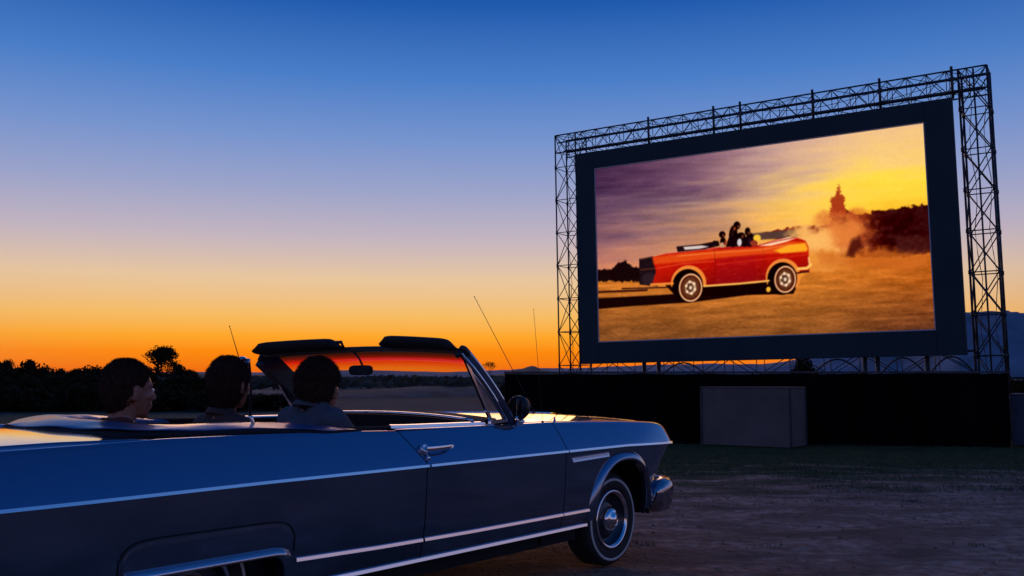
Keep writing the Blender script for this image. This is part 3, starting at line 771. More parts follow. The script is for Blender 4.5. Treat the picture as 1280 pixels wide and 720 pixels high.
for _ in range(1900):
    y = 5 + 9 * rg.rand() ** 0.8; x = rg.uniform(-0.2, 0.58 * y + .6)
    r0 = 0.005 + 0.017 * rg.rand() ** 3; k = len(V)
    c = Vector((x, y, ground_z(x, y) + r0 * .1))
    rx, ry, rz_, a = r0 * rg.uniform(.8, 1.5), r0 * rg.uniform(.8, 1.3), r0 * .7, rg.uniform(0, 6.28)
    for i, z in ((6, -.5), (6, .45)):
        for j in range(6):
            q = a + j * math.pi / 3 + rg.uniform(-.2, .2); w = (1.0 if z < 0 else .75) * rg.uniform(.85, 1.1)
            V.append((c.x + rx * w * math.cos(q), c.y + ry * w * math.sin(q), c.z + rz_ * z))
    V.append((c.x, c.y, c.z + rz_))
    for j in range(6):
        F.append((k + j, k + (j + 1) % 6, k + 6 + (j + 1) % 6, k + 6 + j)); F.append((k + 6 + j, k + 6 + (j + 1) % 6, k + 12))
me = bpy.data.meshes.new('gravel'); me.from_pydata(V, [], F)
tag(objm('gravel', me, M['stone'], smooth=False), 'small clods and stones strewn over the dirt beside the car', 'gravel', kind='stuff')

#CAR-BEGIN
# ------------------------------------------------------------------ the convertible (local x forward, y left, z up; front axle near x = 0.12)
CA = R(90 - 38.5387)
fwv = Vector((math.cos(CA), math.sin(CA), 0)); lfv = Vector((-math.sin(CA), math.cos(CA), 0))
HWID = 1.12
CO = Vector((0.72011, 6.95869, 0)) + lfv * HWID
car = empty('convertible_car', CO, CA)
tag(car, 'glossy blue vintage convertible with its top folded, parked on the dirt', 'car')
XC = Matrix.Translation(CO) @ Matrix.Rotation(CA, 4, 'Z')
M['dark_mirror'] = mat('dark_mirror_glass', (0.10, 0.10, 0.11), 0.12, 1.0)
M['bumper'] = mat('bumper_chrome', (0.42, 0.43, 0.47), 0.16, 1.0, vscale=9, rvar=0.05)
M['pad'] = mat('dash_pad', (0.012, 0.012, 0.016), 0.8, bump=0.2, bscale=60)
def cl(u, v, z): return Vector((u, v - HWID, z))       # v = metres in from the near flank

ZM = 0.845
XF = 1.02
XR = -4.95
def zm(x): return ZM - 0.02 * max(0, min(1, (x - 0.2) / 0.8)) - 0.01 * max(0, min(1, (-3 - x) / 1.5))
def zc(x): return interp(x, [XR, -4.7, -4.2, -3.4, -2.6, -1.9, -0.5, 0.3, 0.62, 0.8, 0.88, 0.93, 0.965, 0.99, 1.008, 1.016, 1.02],
                         [0.99, 1.03, 1.045, 1.061, 1.056, 1.036, 1.022, 1.0, 0.987, 0.978, 0.968, 0.954, 0.936, 0.914, 0.888, 0.868, 0.840])
def hw(x):
    w = HWID
    if x > 0.3: w -= 0.05 * ((x - 0.3) / 0.7) ** 2
    if x > 0.85: w -= 0.045 * ((x - 0.85) / 0.17) ** 3
    if x < -3.6: w -= 0.07 * ((-3.6 - x) / 1.3) ** 2
    return w
def flank(x, z):
    """half width of the body side at height z"""
    a, c = zm(x), zc(x)
    if z >= a:
        t = min(1, (z - a) / max(c - a, 0.01)); k = (c - a) / 0.19
        return hw(x) - (0.004 + 0.114 * (0.80 * t + 0.20 * t * t)) * min(1, k)
    t = (a - z) / (a - 0.30)
    return hw(x) - 0.016 - 0.022 * t - 0.045 * max(0, t) ** 4
AX, AH, AT = 0.19, 0.385, 0.745
RXC, RAH, RAT = -3.26, 0.41, 0.50
def arch(x):
    z = 0.305
    d = abs(x - AX) / AH
    if d < 1: z = max(z, 0.305 + (AT - 0.305) * (1 - d ** 2.5) ** (1 / 2.1))
    d = abs(x - RXC) / RAH
    if d < 1: z = max(z, 0.305 + (RAT - 0.305) * (1 - d ** 8) ** (1 / 3.0))
    return z
def xend(z): return XF - 0.32 * min(1, max(0, (0.82 - z) / 0.30)) ** 0.8
def xs_dense(x0, x1, marks, step=0.06):
    xs_ = set(np.arange(x0, x1, step).tolist() + [x1])
    for c, h in marks:
        for k in range(33):
            x = c - h * math.cos(math.pi * k / 32)
            if x0 < x < x1: xs_.add(x)
        for e in (c - h - 0.004, c + h + 0.004):
            if x0 < e < x1: xs_.add(e)
    xs_ = sorted(xs_)
    o = [xs_[0]]
    for x in xs_[1:]:
        if x - o[-1] > 0.0015: o.append(x)
    o[-1] = x1
    return o
def body_panel(name, x0, x1, s, marks=(), slantL=0.0, slantR=0.0, nose=False, extra=()):
    bm = bmesh.new()
    xs_ = xs_dense(x0, x1, marks, 0.05)
    if nose: xs_ = sorted(set(xs_ + [0.88, 0.9, 0.915, 0.93, 0.95, 0.965, 0.978, 0.99, 1.0, 1.008, 1.013, 1.017]))
    rows_ = []
    NL, NU = 16, 12
    def warp(x, z, t):
        f = (x - x0) / (x1 - x0)
        x = x + slantL * (1 - f) * t + slantR * f * t
        if nose and x > 0.60 and z < 0.82:
            x = 0.60 + (x - 0.60) * (xend(z) - 0.60) / (XF - 0.60)
        return x
    def fn(x, r):
        if r == -1:
            z = arch(x); return (warp(x, z, 0), (flank(x, z) - 0.05), z + 0.004)
        if r <= NL:
            z = lerp(arch(x), zm(x) - 0.003, r / NL); return (warp(x, z, 0), flank(x, z), z)
        if r <= NL + NU:
            if r == NL + 1: return (warp(x, zm(x), 0), flank(x, zm(x) + 0.0005) + 0.0040, zm(x) - 0.0085)
            k = (r - NL - 1) / (NU - 1); z = lerp(zm(x) + 0.0005, zc(x), k)
            return (warp(x, z, k), flank(x, z), z)
        k = r - NL - NU
        dy, dz = ((0.006, 0.004), (0.016, 0.006), (0.030, 0.006), (0.050, 0.002), (0.075, -0.012), (0.078, -0.05))[k - 1] if name == 'rear_quarter_panel' else \
                 ((0.010, 0.007), (0.026, 0.012), (0.050, 0.014), (0.075, 0.013), (0.092, 0.009), (0.096, -0.03))[k - 1]
        return (warp(x, 1, 1), flank(x, zc(x)) - dy, zc(x) + dz)
    g = []
    for x in xs_:
        g.append([bm.verts.new((p[0], s * p[1], p[2])) for p in (fn(x, r) for r in range(-1, NL + NU + 7))])
    for a, b in zip(g, g[1:]):
        for k in range(len(a) - 1):
            if k != NL + 1: bm.faces.new((a[k], b[k], b[k + 1], a[k + 1]))     # the two skins part behind the moulding
    # returned edges at both ends so that shut lines have depth
    for col, d in ((g[0], 0.0), (g[-1], 0.0)):
        inn = [bm.verts.new(v.co + Vector((0, -s * 0.03, 0))) for v in col]
        for k in range(len(col) - 1): bm.faces.new((col[k], col[k + 1], inn[k + 1], inn[k]))
    bmesh.ops.recalc_face_normals(bm, faces=bm.faces[:])
    o = obj(name, bm, M['paint'], car, angle=38)
    return o
XD0, XD1 = -1.900, -0.548       # door shut lines
G = 0.004
def side_z(x, z): return flank(x, z)
def strip(name, x0, x1, zf, s, w=0.014, t=0.012, mt='chrome', parent=None, n=None, nose=False):
    """bright strip hugging the flank"""
    bm = bmesh.new()
    n = n or max(3, int((x1 - x0) / 0.06))
    pts = []
    for k in range(n + 1):
        x = lerp(x0, x1, k / n); z = zf(x); xx = x
        if nose and x > 0.6 and z < .82: xx = .6 + (x - .6) * (xend(z) - .6) / (XF - .6)
        pts.append((xx, s * (flank(x, z)), z))
    prof = [(-t * 0.4, -w), (t * 0.8, -w), (t, -w * 0.8), (t * 0.76, w * 0.8), (t * 0.6, w), (-t * 0.4, w)]
    if s < 0: sweep(bm, pts, prof)
    else: sweep(bm, pts, [(-a, b) for a, b in prof])
    return obj(name, bm, M[mt], parent or car, angle=14)
def arch_lip(s):
    bm = bmesh.new()
    N_ = 44; rings = []
    for k in range(N_ + 1):
        th_ = math.pi * (0.98 - k / N_ * 0.96)
        c, sn = math.cos(th_), math.sin(th_)
        e = 2 / 2.3
        x = AX + AH * math.copysign(abs(c) ** e, c); z = 0.305 + (AT - 0.305) * abs(sn) ** e
        nx_, nz_ = c, sn * 0.95
        row = []
        for d, o_ in ((0.062, -0.004), (0.056, 0.006), (0.036, 0.020), (0.014, 0.031), (0.0, 0.034), (-0.008, 0.028), (-0.008, -0.03)):
            X_, Z_ = x + nx_ * d, z + nz_ * d
            row.append(bm.verts.new((X_, s * (flank(X_, max(0.3, Z_)) + o_), Z_)))
        rings.append(row)
    for a, b in zip(rings, rings[1:]):
        for k in range(len(a) - 1): bm.faces.new((a[k], b[k], b[k + 1], a[k + 1]))
    return obj('wheel_arch_lip', bm, M['paint'], car)

for s in (-1, 1):
    q = body_panel('rear_quarter_panel', XR, XD0 - G, s, marks=((RXC, RAH),), slantR=-0.135)
    d = body_panel('door', XD0 + G, XD1 - G, s, slantL=-0.135, slantR=-0.02)
    f = body_panel('front_fender', XD1 + G, XF, s, marks=((AX, AH),), slantL=-0.02, nose=True)
    # belt moulding, in three lengths
    strip('side_moulding', XR + 0.1, XD0 - G - 0.004, zm, s, 0.0085, 0.015, parent=q)
    strip('side_moulding', XD0 + G + 0.004, XD1 - G, zm, s, 0.0085, 0.015, parent=d)
    strip('side_moulding', XD1 + G, XF - 0.022, zm, s, 0.009, 0.016, parent=f, n=60)
    lowz = lambda x: interp(x, [-2.83, -2.25, -1.5, -0.2], [0.452, 0.436, 0.426, 0.42])
    strip('lower_moulding', -2.80, XD0 - G - 0.004, lowz, s, 0.010, 0.012, parent=q)
    strip('lower_moulding', XD0 + G + 0.004, XD1 - G, lowz, s, 0.010, 0.012, parent=d)
    strip('lower_moulding', XD1 + G, -0.225, lowz, s, 0.010, 0.012, parent=f)
    strip('rocker_trim', -2.82, -0.235, lambda x: 0.318, s, 0.011, 0.016)
    arch_lip(s)
    # fender skirt over the rear wheel: raised panel with a bright lower edge
    bm = bmesh.new()
    SX0, SX1, SZ = -3.72, -2.83, 0.642
    def skz(f):
        d_ = abs(2 * f - 1); return 0.515 + (SZ + 0.004 * (1 - f) - 0.515) * max(0.0, 1 - d_ ** 9) ** (1 / 2.6)
    g = []
    fs_ = [0.5 - 0.5 * math.cos(math.pi * k / 40) for k in range(41)]
    for f_ in fs_:
        x = lerp(SX0, SX1, f_); row = []
        zt = skz(f_)
        for k in range(9):
            z = lerp(0.505, zt, k / 8); edge_ = min(1, (zt - z) / 0.008, (x - SX0) / 0.01, (SX1 - x) / 0.01)
            row.append(bm.verts.new((x, s * (flank(x, z) + 0.002 + 0.002 * math.sqrt(max(0, edge_))), z)))
        g.append(row)
    for a, b in zip(g, g[1:]):
        for k in range(8): bm.faces.new((a[k], b[k], b[k + 1], a[k + 1]))
    sk = obj('fender_skirt', bm, M['paint'], car)
    bm = bmesh.new()     # shut line around it
    pts = [(SX1 + 0.012, 0.50)] + [(SX1 + 0.012, z) for z in (0.54, 0.58)] + [(lerp(SX0 - .012, SX1 + .012, f_), skz(f_) + 0.010) for f_ in fs_[::-1][2:-2]] + [(SX0 - 0.012, 0.58), (SX0 - .012, .50)]
    sweep(bm, [(x, s * (flank(x, z) + 0.001), z) for x, z in pts], [(-.003, -.003), (.003, -.003), (.003, .003), (-.003, .003)])
    obj('skirt_seam', bm, M['gap'], sk)
    bm = bmesh.new()
    prof = [(-0.02, 0.0), (0.030, -0.014), (0.036, -0.006), (0.030, 0.004), (0.012, 0.022), (0.0, 0.026)]
    prof = prof if s < 0 else [(-a, b) for a, b in prof]
    pp = [(lerp(-3.70, -2.86, k / 20), 0.505 - 0.02 * max(0, (k - 18) / 2) ** 2) for k in range(21)]
    sweep(bm, [(x, s * (flank(x, z)), z) for x, z in pp], prof)
    obj('skirt_lip', bm, M['chrome_dull'], sk)
    # name bar on the fender: plain ribbed bright bar
    bm = bmesh.new()
    pts = [(lerp(-0.485, -0.035, k / 10), 0) for k in range(11)]
    sweep(bm, [(x, s * (flank(x, 0.787) + 0.003), lerp(0.781, 0.792, (x + .485) / .45)) for x, _ in pts], [(-.006, -.015), (.014, -.014), (.006, .013), (-.006, .015)] if s < 0 else [(.006, -.015), (-.014, -.014), (-.006, .013), (.006, .015)])
    for k in range(3):
        z = 0.777 + k * 0.009
        sweep(bm, [(x, s * (flank(x, 0.787) + 0.012), z + lerp(0, 0.011, (x + .485) / .45)) for x in (-0.47, -0.25, -0.05)], [(-.001, -.002), (.002, -.002), (.002, .002), (-.001, .002)])
    obj('fender_badge_bar', bm, M['chrome_dull'], f, angle=40)
    # door handle: round boss with lever, and its key button below
    bm = bmesh.new()
    hx, hz_ = -1.905, 0.933; yb = flank(hx, hz_)
    def R3(ax): return Matrix.Translation((hx, s * yb, hz_)) @ Matrix.Rotation(s * 0.45, 4, 'X')
    lathe(bm, [(s * -0.01, 0.0), (s * -0.01, 0.032), (s * 0.018, 0.031), (s * 0.028, 0.024), (s * 0.024, 0.016), (s * 0.024, 0.0)], R3(0), 28)
    obj('handle_boss', bm, M['chrome_dull'], d)
    bm = bmesh.new()
    hp = [(-1.90, 0.936, 0.030), (-1.87, 0.936, 0.040), (-1.80, 0.938, 0.046), (-1.74, 0.940, 0.046), (-1.69, 0.941, 0.038), (-1.675, 0.941, 0.012)]
    sweep(bm, [(x, s * (flank(x, z) + o_), z) for x, z, o_ in hp], [(-.007, -.013), (.007, -.013), (.010, 0), (.007, .013), (-.007, .013)], scale=[(1, 1), (1, 1), (1, .9), (1, .8), (.9, .7), (.7, .5)])
    obj('door_handle', bm, M['chrome'], d, angle=50)
    bm = bmesh.new(); ball(bm, (-1.895, s * (flank(-1.895, .885) + .008), .886), (.013, .010, .013)); tube(bm, [(-1.90, s * (flank(-1.9, .905) + .012), .912), (-1.893, s * (flank(-1.9, .87) + .012), .872)], .006)
    obj('key_button', bm, M['chrome'], d)
    # bright rail along the door top and the quarter top
    bm = bmesh.new()
    def belt(x): return flank(x, zc(x))
    sweep(bm, [(x, s * (belt(x) - 0.086), zc(x) + 0.022) for x in np.linspace(-2.02, -0.98, 18)], [(-.016, -.010), (.016, -.010), (.013, .006), (0, .011), (-.013, .006)])
    obj('window_sill_trim', bm, M['chrome'], d, angle=50)
    bm = bmesh.new()
    sweep(bm, [(x, s * (belt(x) - 0.120), zc(x) + 0.012) for x in np.linspace(-2.6, -0.9, 24)], [(-.012, -.012), (.012, -.012), (.012, .010), (-.012, .010)])
    obj('window_slot_seal', bm, M['rubber'], car)
    # door inner panel
    bm = bmesh.new()
    for x0, x1 in ((-3.3, -2.03), (-2.02, -0.72)):
        surf(bm, lambda x, k: Vector((x, s * (belt(x) - 0.10 - 0.035 * math.sin(math.pi * min(1, k * 1.2)) - (0.05 if k > .4 else 0.0)), lerp(zc(x) + 0.006, 0.24, k))), np.linspace(x0, x1, 12), [0, .03, .1, .2, .3, .4, .42, .7, 1])
    obj('inner_side_trim', bm, M['seat'], car)
# ---- deck lid and hood
def plate(name, xs_, zf, inset, mt='paint', front_drop=None, crown=0.03, parent=None, ny=36, edge=(0.035, 0.03)):
    bm = bmesh.new(); g = []
    for x in xs_:
        w = flank(x, zc(x)) - inset; row = []
        for k in range(-ny, ny + 1):
            t = math.sin(k / ny * math.pi / 2); y = w * t
            e = min(1, (w - abs(y)) / edge[0]); z = zf(x) + crown * (1 - t * t) - edge[1] * (1 - math.sqrt(max(0, 1 - (1 - e) ** 2)))
            row.append(bm.verts.new((x, y, z)))
        g.append(row)
    for a, b in zip(g, g[1:]):
        for k in range(2 * ny): bm.faces.new((a[k], b[k], b[k + 1], a[k + 1]))
    return obj(name, bm, M[mt], parent or car)
hx_ = list(np.linspace(-0.80, 0.92, 30)) + [0.95, 0.975, 0.99, 1.0]
hood = plate('hood', hx_, lambda x: zc(min(x, 0.9)) + 0.012 - (0 if x < 0.85 else 0.6 * (x - 0.85) ** 1.5 + 0.0), 0.099, crown=0.042)
plate('trunk_lid', list(np.linspace(-4.88, -3.22, 28)), lambda x: zc(x) + 0.020 * min(1, max(0, (-3.42 - x) / 0.5)) ** 0.8 - 0.012 * max(0, min(1, (x + 3.6) / .3)) - (0.4 * max(0, -4.7 - x) ** 1.3), 0.082, crown=0.014, edge=(0.010, 0.050))
bm = bmesh.new()   # raised centre spine of the hood, bright
sweep(bm, [(x, 0, zc(min(x, .9)) + 0.056) for x in np.linspace(-0.7, 0.85, 16)], [(-.012, -.008), (.012, -.008), (.006, .008), (-.006, .008)])
obj('hood_spine', bm, M['chrome'], hood)
# cowl between hood and windscreen
bm = bmesh.new()
surf(bm, lambda x, y: Vector((x + 0.10 * (1 - (y / 0.95) ** 2) * (0 if x > -0.85 else 1), y, zc(-.8) + 0.006 + 0.040 * (1 - (y / 1.0) ** 2) + (0.0 if x > -0.9 else 0.006))), [-1.04, -0.98, -0.9, -0.806], np.linspace(-0.905, 0.905, 30))
obj('cowl', bm, M['paint'], car)
bm = bmesh.new()
for y in (0.15, 0.60): 
    tube(bm, [(-0.84, y, 1.075), (-0.86, y - 0.08, 1.092), (-0.93, y - 0.45, 1.082)], [0.008, 0.006, 0.004], 6)
obj('windscreen_wiper', bm, M['black'], car)
# ---- nose: grille, lamps, bumper
bm = bmesh.new()
surf(bm, lambda y, z: Vector((0.66 + 0.26 * min(1, max(0, (z - .45) / .3)) - 0.05 * (y / 1.0) ** 2, y, z)), np.linspace(-1.02, 1.02, 40), [.32, .4, .5, .6, .7, .8, .9])
obj('grille_backing', bm, M['gap'], car)
bm = bmesh.new()
for k in range(7):
    z = 0.60 + k * 0.04
    sweep(bm, [(0.93 + 0.06 * min(1, (z - .5) / .3) - 0.05 * (y / .8) ** 2 , y, z) for y in np.linspace(-0.62, 0.62, 12)], [(-.01, -.006), (.01, -.006), (.01, .006), (-.01, .006)], up=Vector((0, 0, 1)))
obj('grille', bm, M['chrome_dull'], car)
for s in (-1, 1):
    bm = bmesh.new()
    Mx = Matrix.Translation((0.955, s * 0.84, 0.725)) @ Matrix.Rotation(-math.pi / 2, 4, 'Z')
    lathe(bm, [(-0.10, 0.115), (0.02, 0.115), (0.035, 0.105), (0.02, 0.092)], Mx, 32)
    bz = obj('headlight', bm, M['chrome'], car)
    bm = bmesh.new(); lathe(bm, [(0.012, 0.092), (0.026, 0.06), (0.032, 0.001)], Mx, 32)
    obj('lens', bm, mat('lamp_glass', (0.5, 0.52, 0.55), 0.08, 0.3, coat=1) if s < 0 else bpy.data.materials['lamp_glass'], bz)
def bumper(name, path, wrap):
    bm = bmesh.new()
    prof = [(-0.03, 0.080), (0.00, 0.112), (0.035, 0.128), (0.065, 0.122), (0.092, 0.092), (0.102, 0.055), (0.100, 0.0), (0.086, -0.065), (0.055, -0.118), (0.02, -0.135), (-0.02, -0.12), (-0.03, -0.02)]
    n_ = len(path); sc_ = [(1, {0: .55, 1: .86, 2: .97}.get(min(i, n_ - 1 - i), 1.0)) for i in range(n_)]
    sweep(bm, path, [(wrap * a, b) for a, b in prof], scale=sc_)
    return obj(name, bm, M['bumper'], car, angle=60)
bp_ = [(0.590, -1.050, 0.440), (0.615, -1.056, 0.434), (0.70, -1.062, 0.434), (0.78, -1.058, 0.436), (0.84, -1.03, 0.437), (0.885, -0.97, 0.438), (0.91, -0.88, 0.44), (0.935, -0.7, 0.44), (0.96, -0.4, 0.44), (0.97, 0, 0.44)]
bp_ = bp_ + [(x, -y, z) for x, y, z in bp_[-2::-1]]
bumper('front_bumper', bp_, 1)
bq = [(-4.45, -1.07, 0.50), (-4.75, -1.06, 0.50), (-4.93, -1.0, 0.5), (-5.02, -0.85, 0.5), (-5.05, -0.4, 0.5), (-5.06, 0, .5)]
bq = bq + [(x, -y, z) for x, y, z in bq[-2::-1]]
bumper('rear_bumper', bq, -1)
bm = bmesh.new(); box(bm, -4.93, -4.86, -1.02, 1.02, 0.32, 0.97, 0.02); tl = obj('tail_panel', bm, M['paint'], car, angle=40)
for s in (-1, 1):
    bm = bmesh.new(); lathe(bm, [(0, 0.10), (0.03, 0.10), (0.045, 0.07), (0.05, 0.001)], Matrix.Translation((-4.92, s * 0.75, 0.72)) @ Matrix.Rotation(math.pi / 2, 4, 'Z'), 28)
    obj('tail_lamp', bm, mat('red_lens', (0.3, 0.01, 0.01), 0.15, coat=1) if s < 0 else bpy.data.materials['red_lens'], car)
# ---- dark underbody, bays and cabin floor
bm = bmesh.new()
box(bm, -0.70, 0.64, -0.80, 0.80, 0.26, 0.93); box(bm, -4.84, -3.62, -1.0, 1.0, 0.30, 0.93)
box(bm, -2.84, -0.30, -1.0, 1.0, 0.22, 0.30); box(bm, -3.62, -2.86, -0.80, 0.80, 0.24, 0.55)
box(bm, -0.72, -0.66, -1.02, 1.02, 0.24, 0.93); 
obj('underbody', bm, M['gap'], car, smooth=False)
for s in (-1, 1):
    for xc_, h_ in ((AX, AH), (RXC, RAH)):
        bm = bmesh.new()
        top = AT if h_ == AH else 0.70
        pts = [(xc_ + (h_ + .05) * math.cos(a), 0.3 + (top - 0.24) * math.sin(a)) for a in np.linspace(0, math.pi, 20)]
        g = [[bm.verts.new((x, s * y, z)) for y in (0.80, 1.05)] for x, z in pts]
        for a, b in zip(g, g[1:]): bm.faces.new((a[0], b[0], b[1], a[1]))
        obj('wheel_well', bm, M['gap'], car)
bm = bmesh.new(); surf(bm, lambda x, y: Vector((x, y, 0.32)), [-3.4, -0.7], [-0.99, 0.99]); obj('floor_carpet', bm, M['carpet'], car)
# ---- wheels
def wheel(xc_, s, r_, steer=0.0, yo=-0.02, zc_=None):
    Mx = Matrix.Translation((xc_, s * (1.00 + yo), zc_ or r_)) @ Matrix.Rotation(steer, 4, 'Z') @ (Matrix.Identity(4) if s > 0 else Matrix.Rotation(math.pi, 4, 'Z'))
    q_ = r_ / 0.328
    bm = bmesh.new()   # pressed steel rim, dished
    lathe(bm, [(-0.05, 0.001), (-0.045, 0.06), (-0.03, 0.10), (-0.055, 0.125), (-0.06, 0.155), (-0.02, 0.182), (0.004, 0.196), (0.012, 0.205), (-0.005, 0.212), (-0.15, 0.20)], Mx @ Matrix.Scale(q_, 4), 56)
    rim = obj('wheel', bm, M['rim'], car)
    bm = bmesh.new()
    pr = [(-0.19, 0.205), (-0.205, 0.23), (-0.205, 0.275), (-0.19, 0.308), (-0.165, 0.322)]
    for k in range(9):
        y0 = -0.155 + k * 0.0145
        pr += [(y0, 0.3275), (y0 + 0.009, 0.328), (y0 + 0.010, 0.321), (y0 + 0.0135, 0.321)]
    pr += [(-0.018, 0.322), (0.004, 0.306), (0.014, 0.285), (0.017, 0.26), (0.014, 0.232), (0.004, 0.21), (-0.01, 0.205)]
    lathe(bm, pr, Mx @ Matrix.Scale(q_, 4), 72); obj('tyre', bm, M['rubber'], rim)
    bm = bmesh.new(); lathe(bm, [(0.013, 0.2875), (0.0180, 0.286), (0.0195, 0.280), (0.019, 0.272), (0.0165, 0.270)], Mx @ Matrix.Scale(q_, 4), 72)
    obj('whitewall', bm, M['white_rubber'], rim)
    bm = bmesh.new(); lathe(bm, [(-0.05, 0.084), (-0.006, 0.084), (0.010, 0.076), (0.020, 0.06), (0.022, 0.045), (0.034, 0.036), (0.040, 0.001)], Mx @ Matrix.Scale(q_, 4), 40)
    obj('hubcap', bm, M['chrome'], rim)
    bm = bmesh.new(); lathe(bm, [(0.000, 0.178), (0.012, 0.186), (0.018, 0.198), (0.012, 0.209), (0.004, 0.207)], Mx @ Matrix.Scale(q_, 4), 64)
    obj('trim_ring', bm, M['chrome'], rim)
for s in (-1, 1):
    wheel(0.115, s, 0.334, steer=0.0, yo=0.03, zc_=0.314)
    wheel(RXC, s, 0.335, yo=-0.10)
# ---- windscreen
def ws(t, k):
    """t across -1..1, k from cowl 0 to header 1"""
    b = Vector((-0.98 + 0.13 * (1 - t * t), 0.945 * t, 1.055 + 0.035 * (1 - t * t)))
    h = Vector((-1.455 + 0.07 * (1 - t * t) - 0.035 * t, 0.928 * t, 1.497 + 0.03 * (1 - t * t)))
    return b.lerp(h, k) + Vector((0.03, 0, 0)) * math.sin(math.pi * k)
def glass_mat(name, band=None, tint=(0.93, 0.95, 0.97)):
    m = bpy.data.materials.new(name); m.use_nodes = True; t = m.node_tree; t.nodes.clear()
    tr = t.nodes.new('ShaderNodeBsdfTransparent'); gl = t.nodes.new('ShaderNodeBsdfGlossy'); gl.inputs['Roughness'].default_value = 0.02
    lw = t.nodes.new('ShaderNodeLayerWeight'); lw.inputs[0].default_value = 0.5
    mxs = t.nodes.new('ShaderNodeMixShader'); o_ = t.nodes.new('ShaderNodeOutputMaterial')
    tr.inputs[0].default_value = (*tint, 1)
    if band:
        tcn = t.nodes.new('ShaderNodeTexCoord'); sp = t.nodes.new('ShaderNodeSeparateXYZ'); t.links.new(tcn.outputs['Object'], sp.inputs[0])
        q_ = t.nodes.new('ShaderNodeMapRange'); q_.inputs['From Min'].default_value = band[0]; q_.inputs['From Max'].default_value = band[1]
        yy = mth('MULTIPLY', mth('MULTIPLY', sp.outputs['Y'], sp.outputs['Y'], tree=t), 0.030, tree=t)
        t.links.new(mth('ADD', sp.outputs['Z'], yy, tree=t), q_.inputs['Value'])
        cr = t.nodes.new('ShaderNodeValToRGB'); e = cr.color_ramp.elements
        e[0].position = 0; e[0].color = (*tint, 1); e[1].position = 1; e[1].color = (0.05, 0.03, 0.30, 1)
        for p, c in ((0.35, (0.85, 0.36, 0.35, 1)), (0.62, (0.75, 0.06, 0.16, 1)), (0.82, (0.22, 0.03, 0.25, 1))):
            x = e.new(p); x.color = c
        t.links.new(q_.outputs[0], cr.inputs[0]); t.links.new(cr.outputs[0], tr.inputs[0])
    # thin film of road dust
    df = t.nodes.new('ShaderNodeBsdfDiffuse'); df.inputs[0].default_value = (0.5, 0.46, 0.46, 1)
    md = t.nodes.new('ShaderNodeMixShader'); md.inputs[0].default_value = 0.05
    t.links.new(mth('ADD', mth('MULTIPLY', mth('POWER', lw.outputs['Facing'], 4.5, tree=t), 0.7, tree=t), 0.035, tree=t), mxs.inputs[0]); t.links.new(tr.outputs[0], mxs.inputs[1]); t.links.new(gl.outputs[0], mxs.inputs[2])
    t.links.new(mxs.outputs[0], md.inputs[1]); t.links.new(df.outputs[0], md.inputs[2]); t.links.new(md.outputs[0], o_.inputs[0])
    return m
M['windscreen'] = glass_mat('windscreen_glass', (1.400, 1.500))
M['ventglass'] = glass_mat('vent_glass', None, (0.62, 0.72, 0.85))
bm = bmesh.new()
surf(bm, lambda t, k: ws(t, k), np.linspace(-1, 1, 41), np.linspace(0.0, 1, 14))
wsc = obj('windscreen', bm, M['windscreen'], car)
bm = bmesh.new()
sweep(bm, [ws(t, 1) for t in np.linspace(-1, 1, 31)], [(-.03, -.014), (.022, -.016), (.026, .006), (.012, .022), (-.022, .022), (-.032, .008)])
obj('header_frame', bm, M['black'], wsc, angle=40)
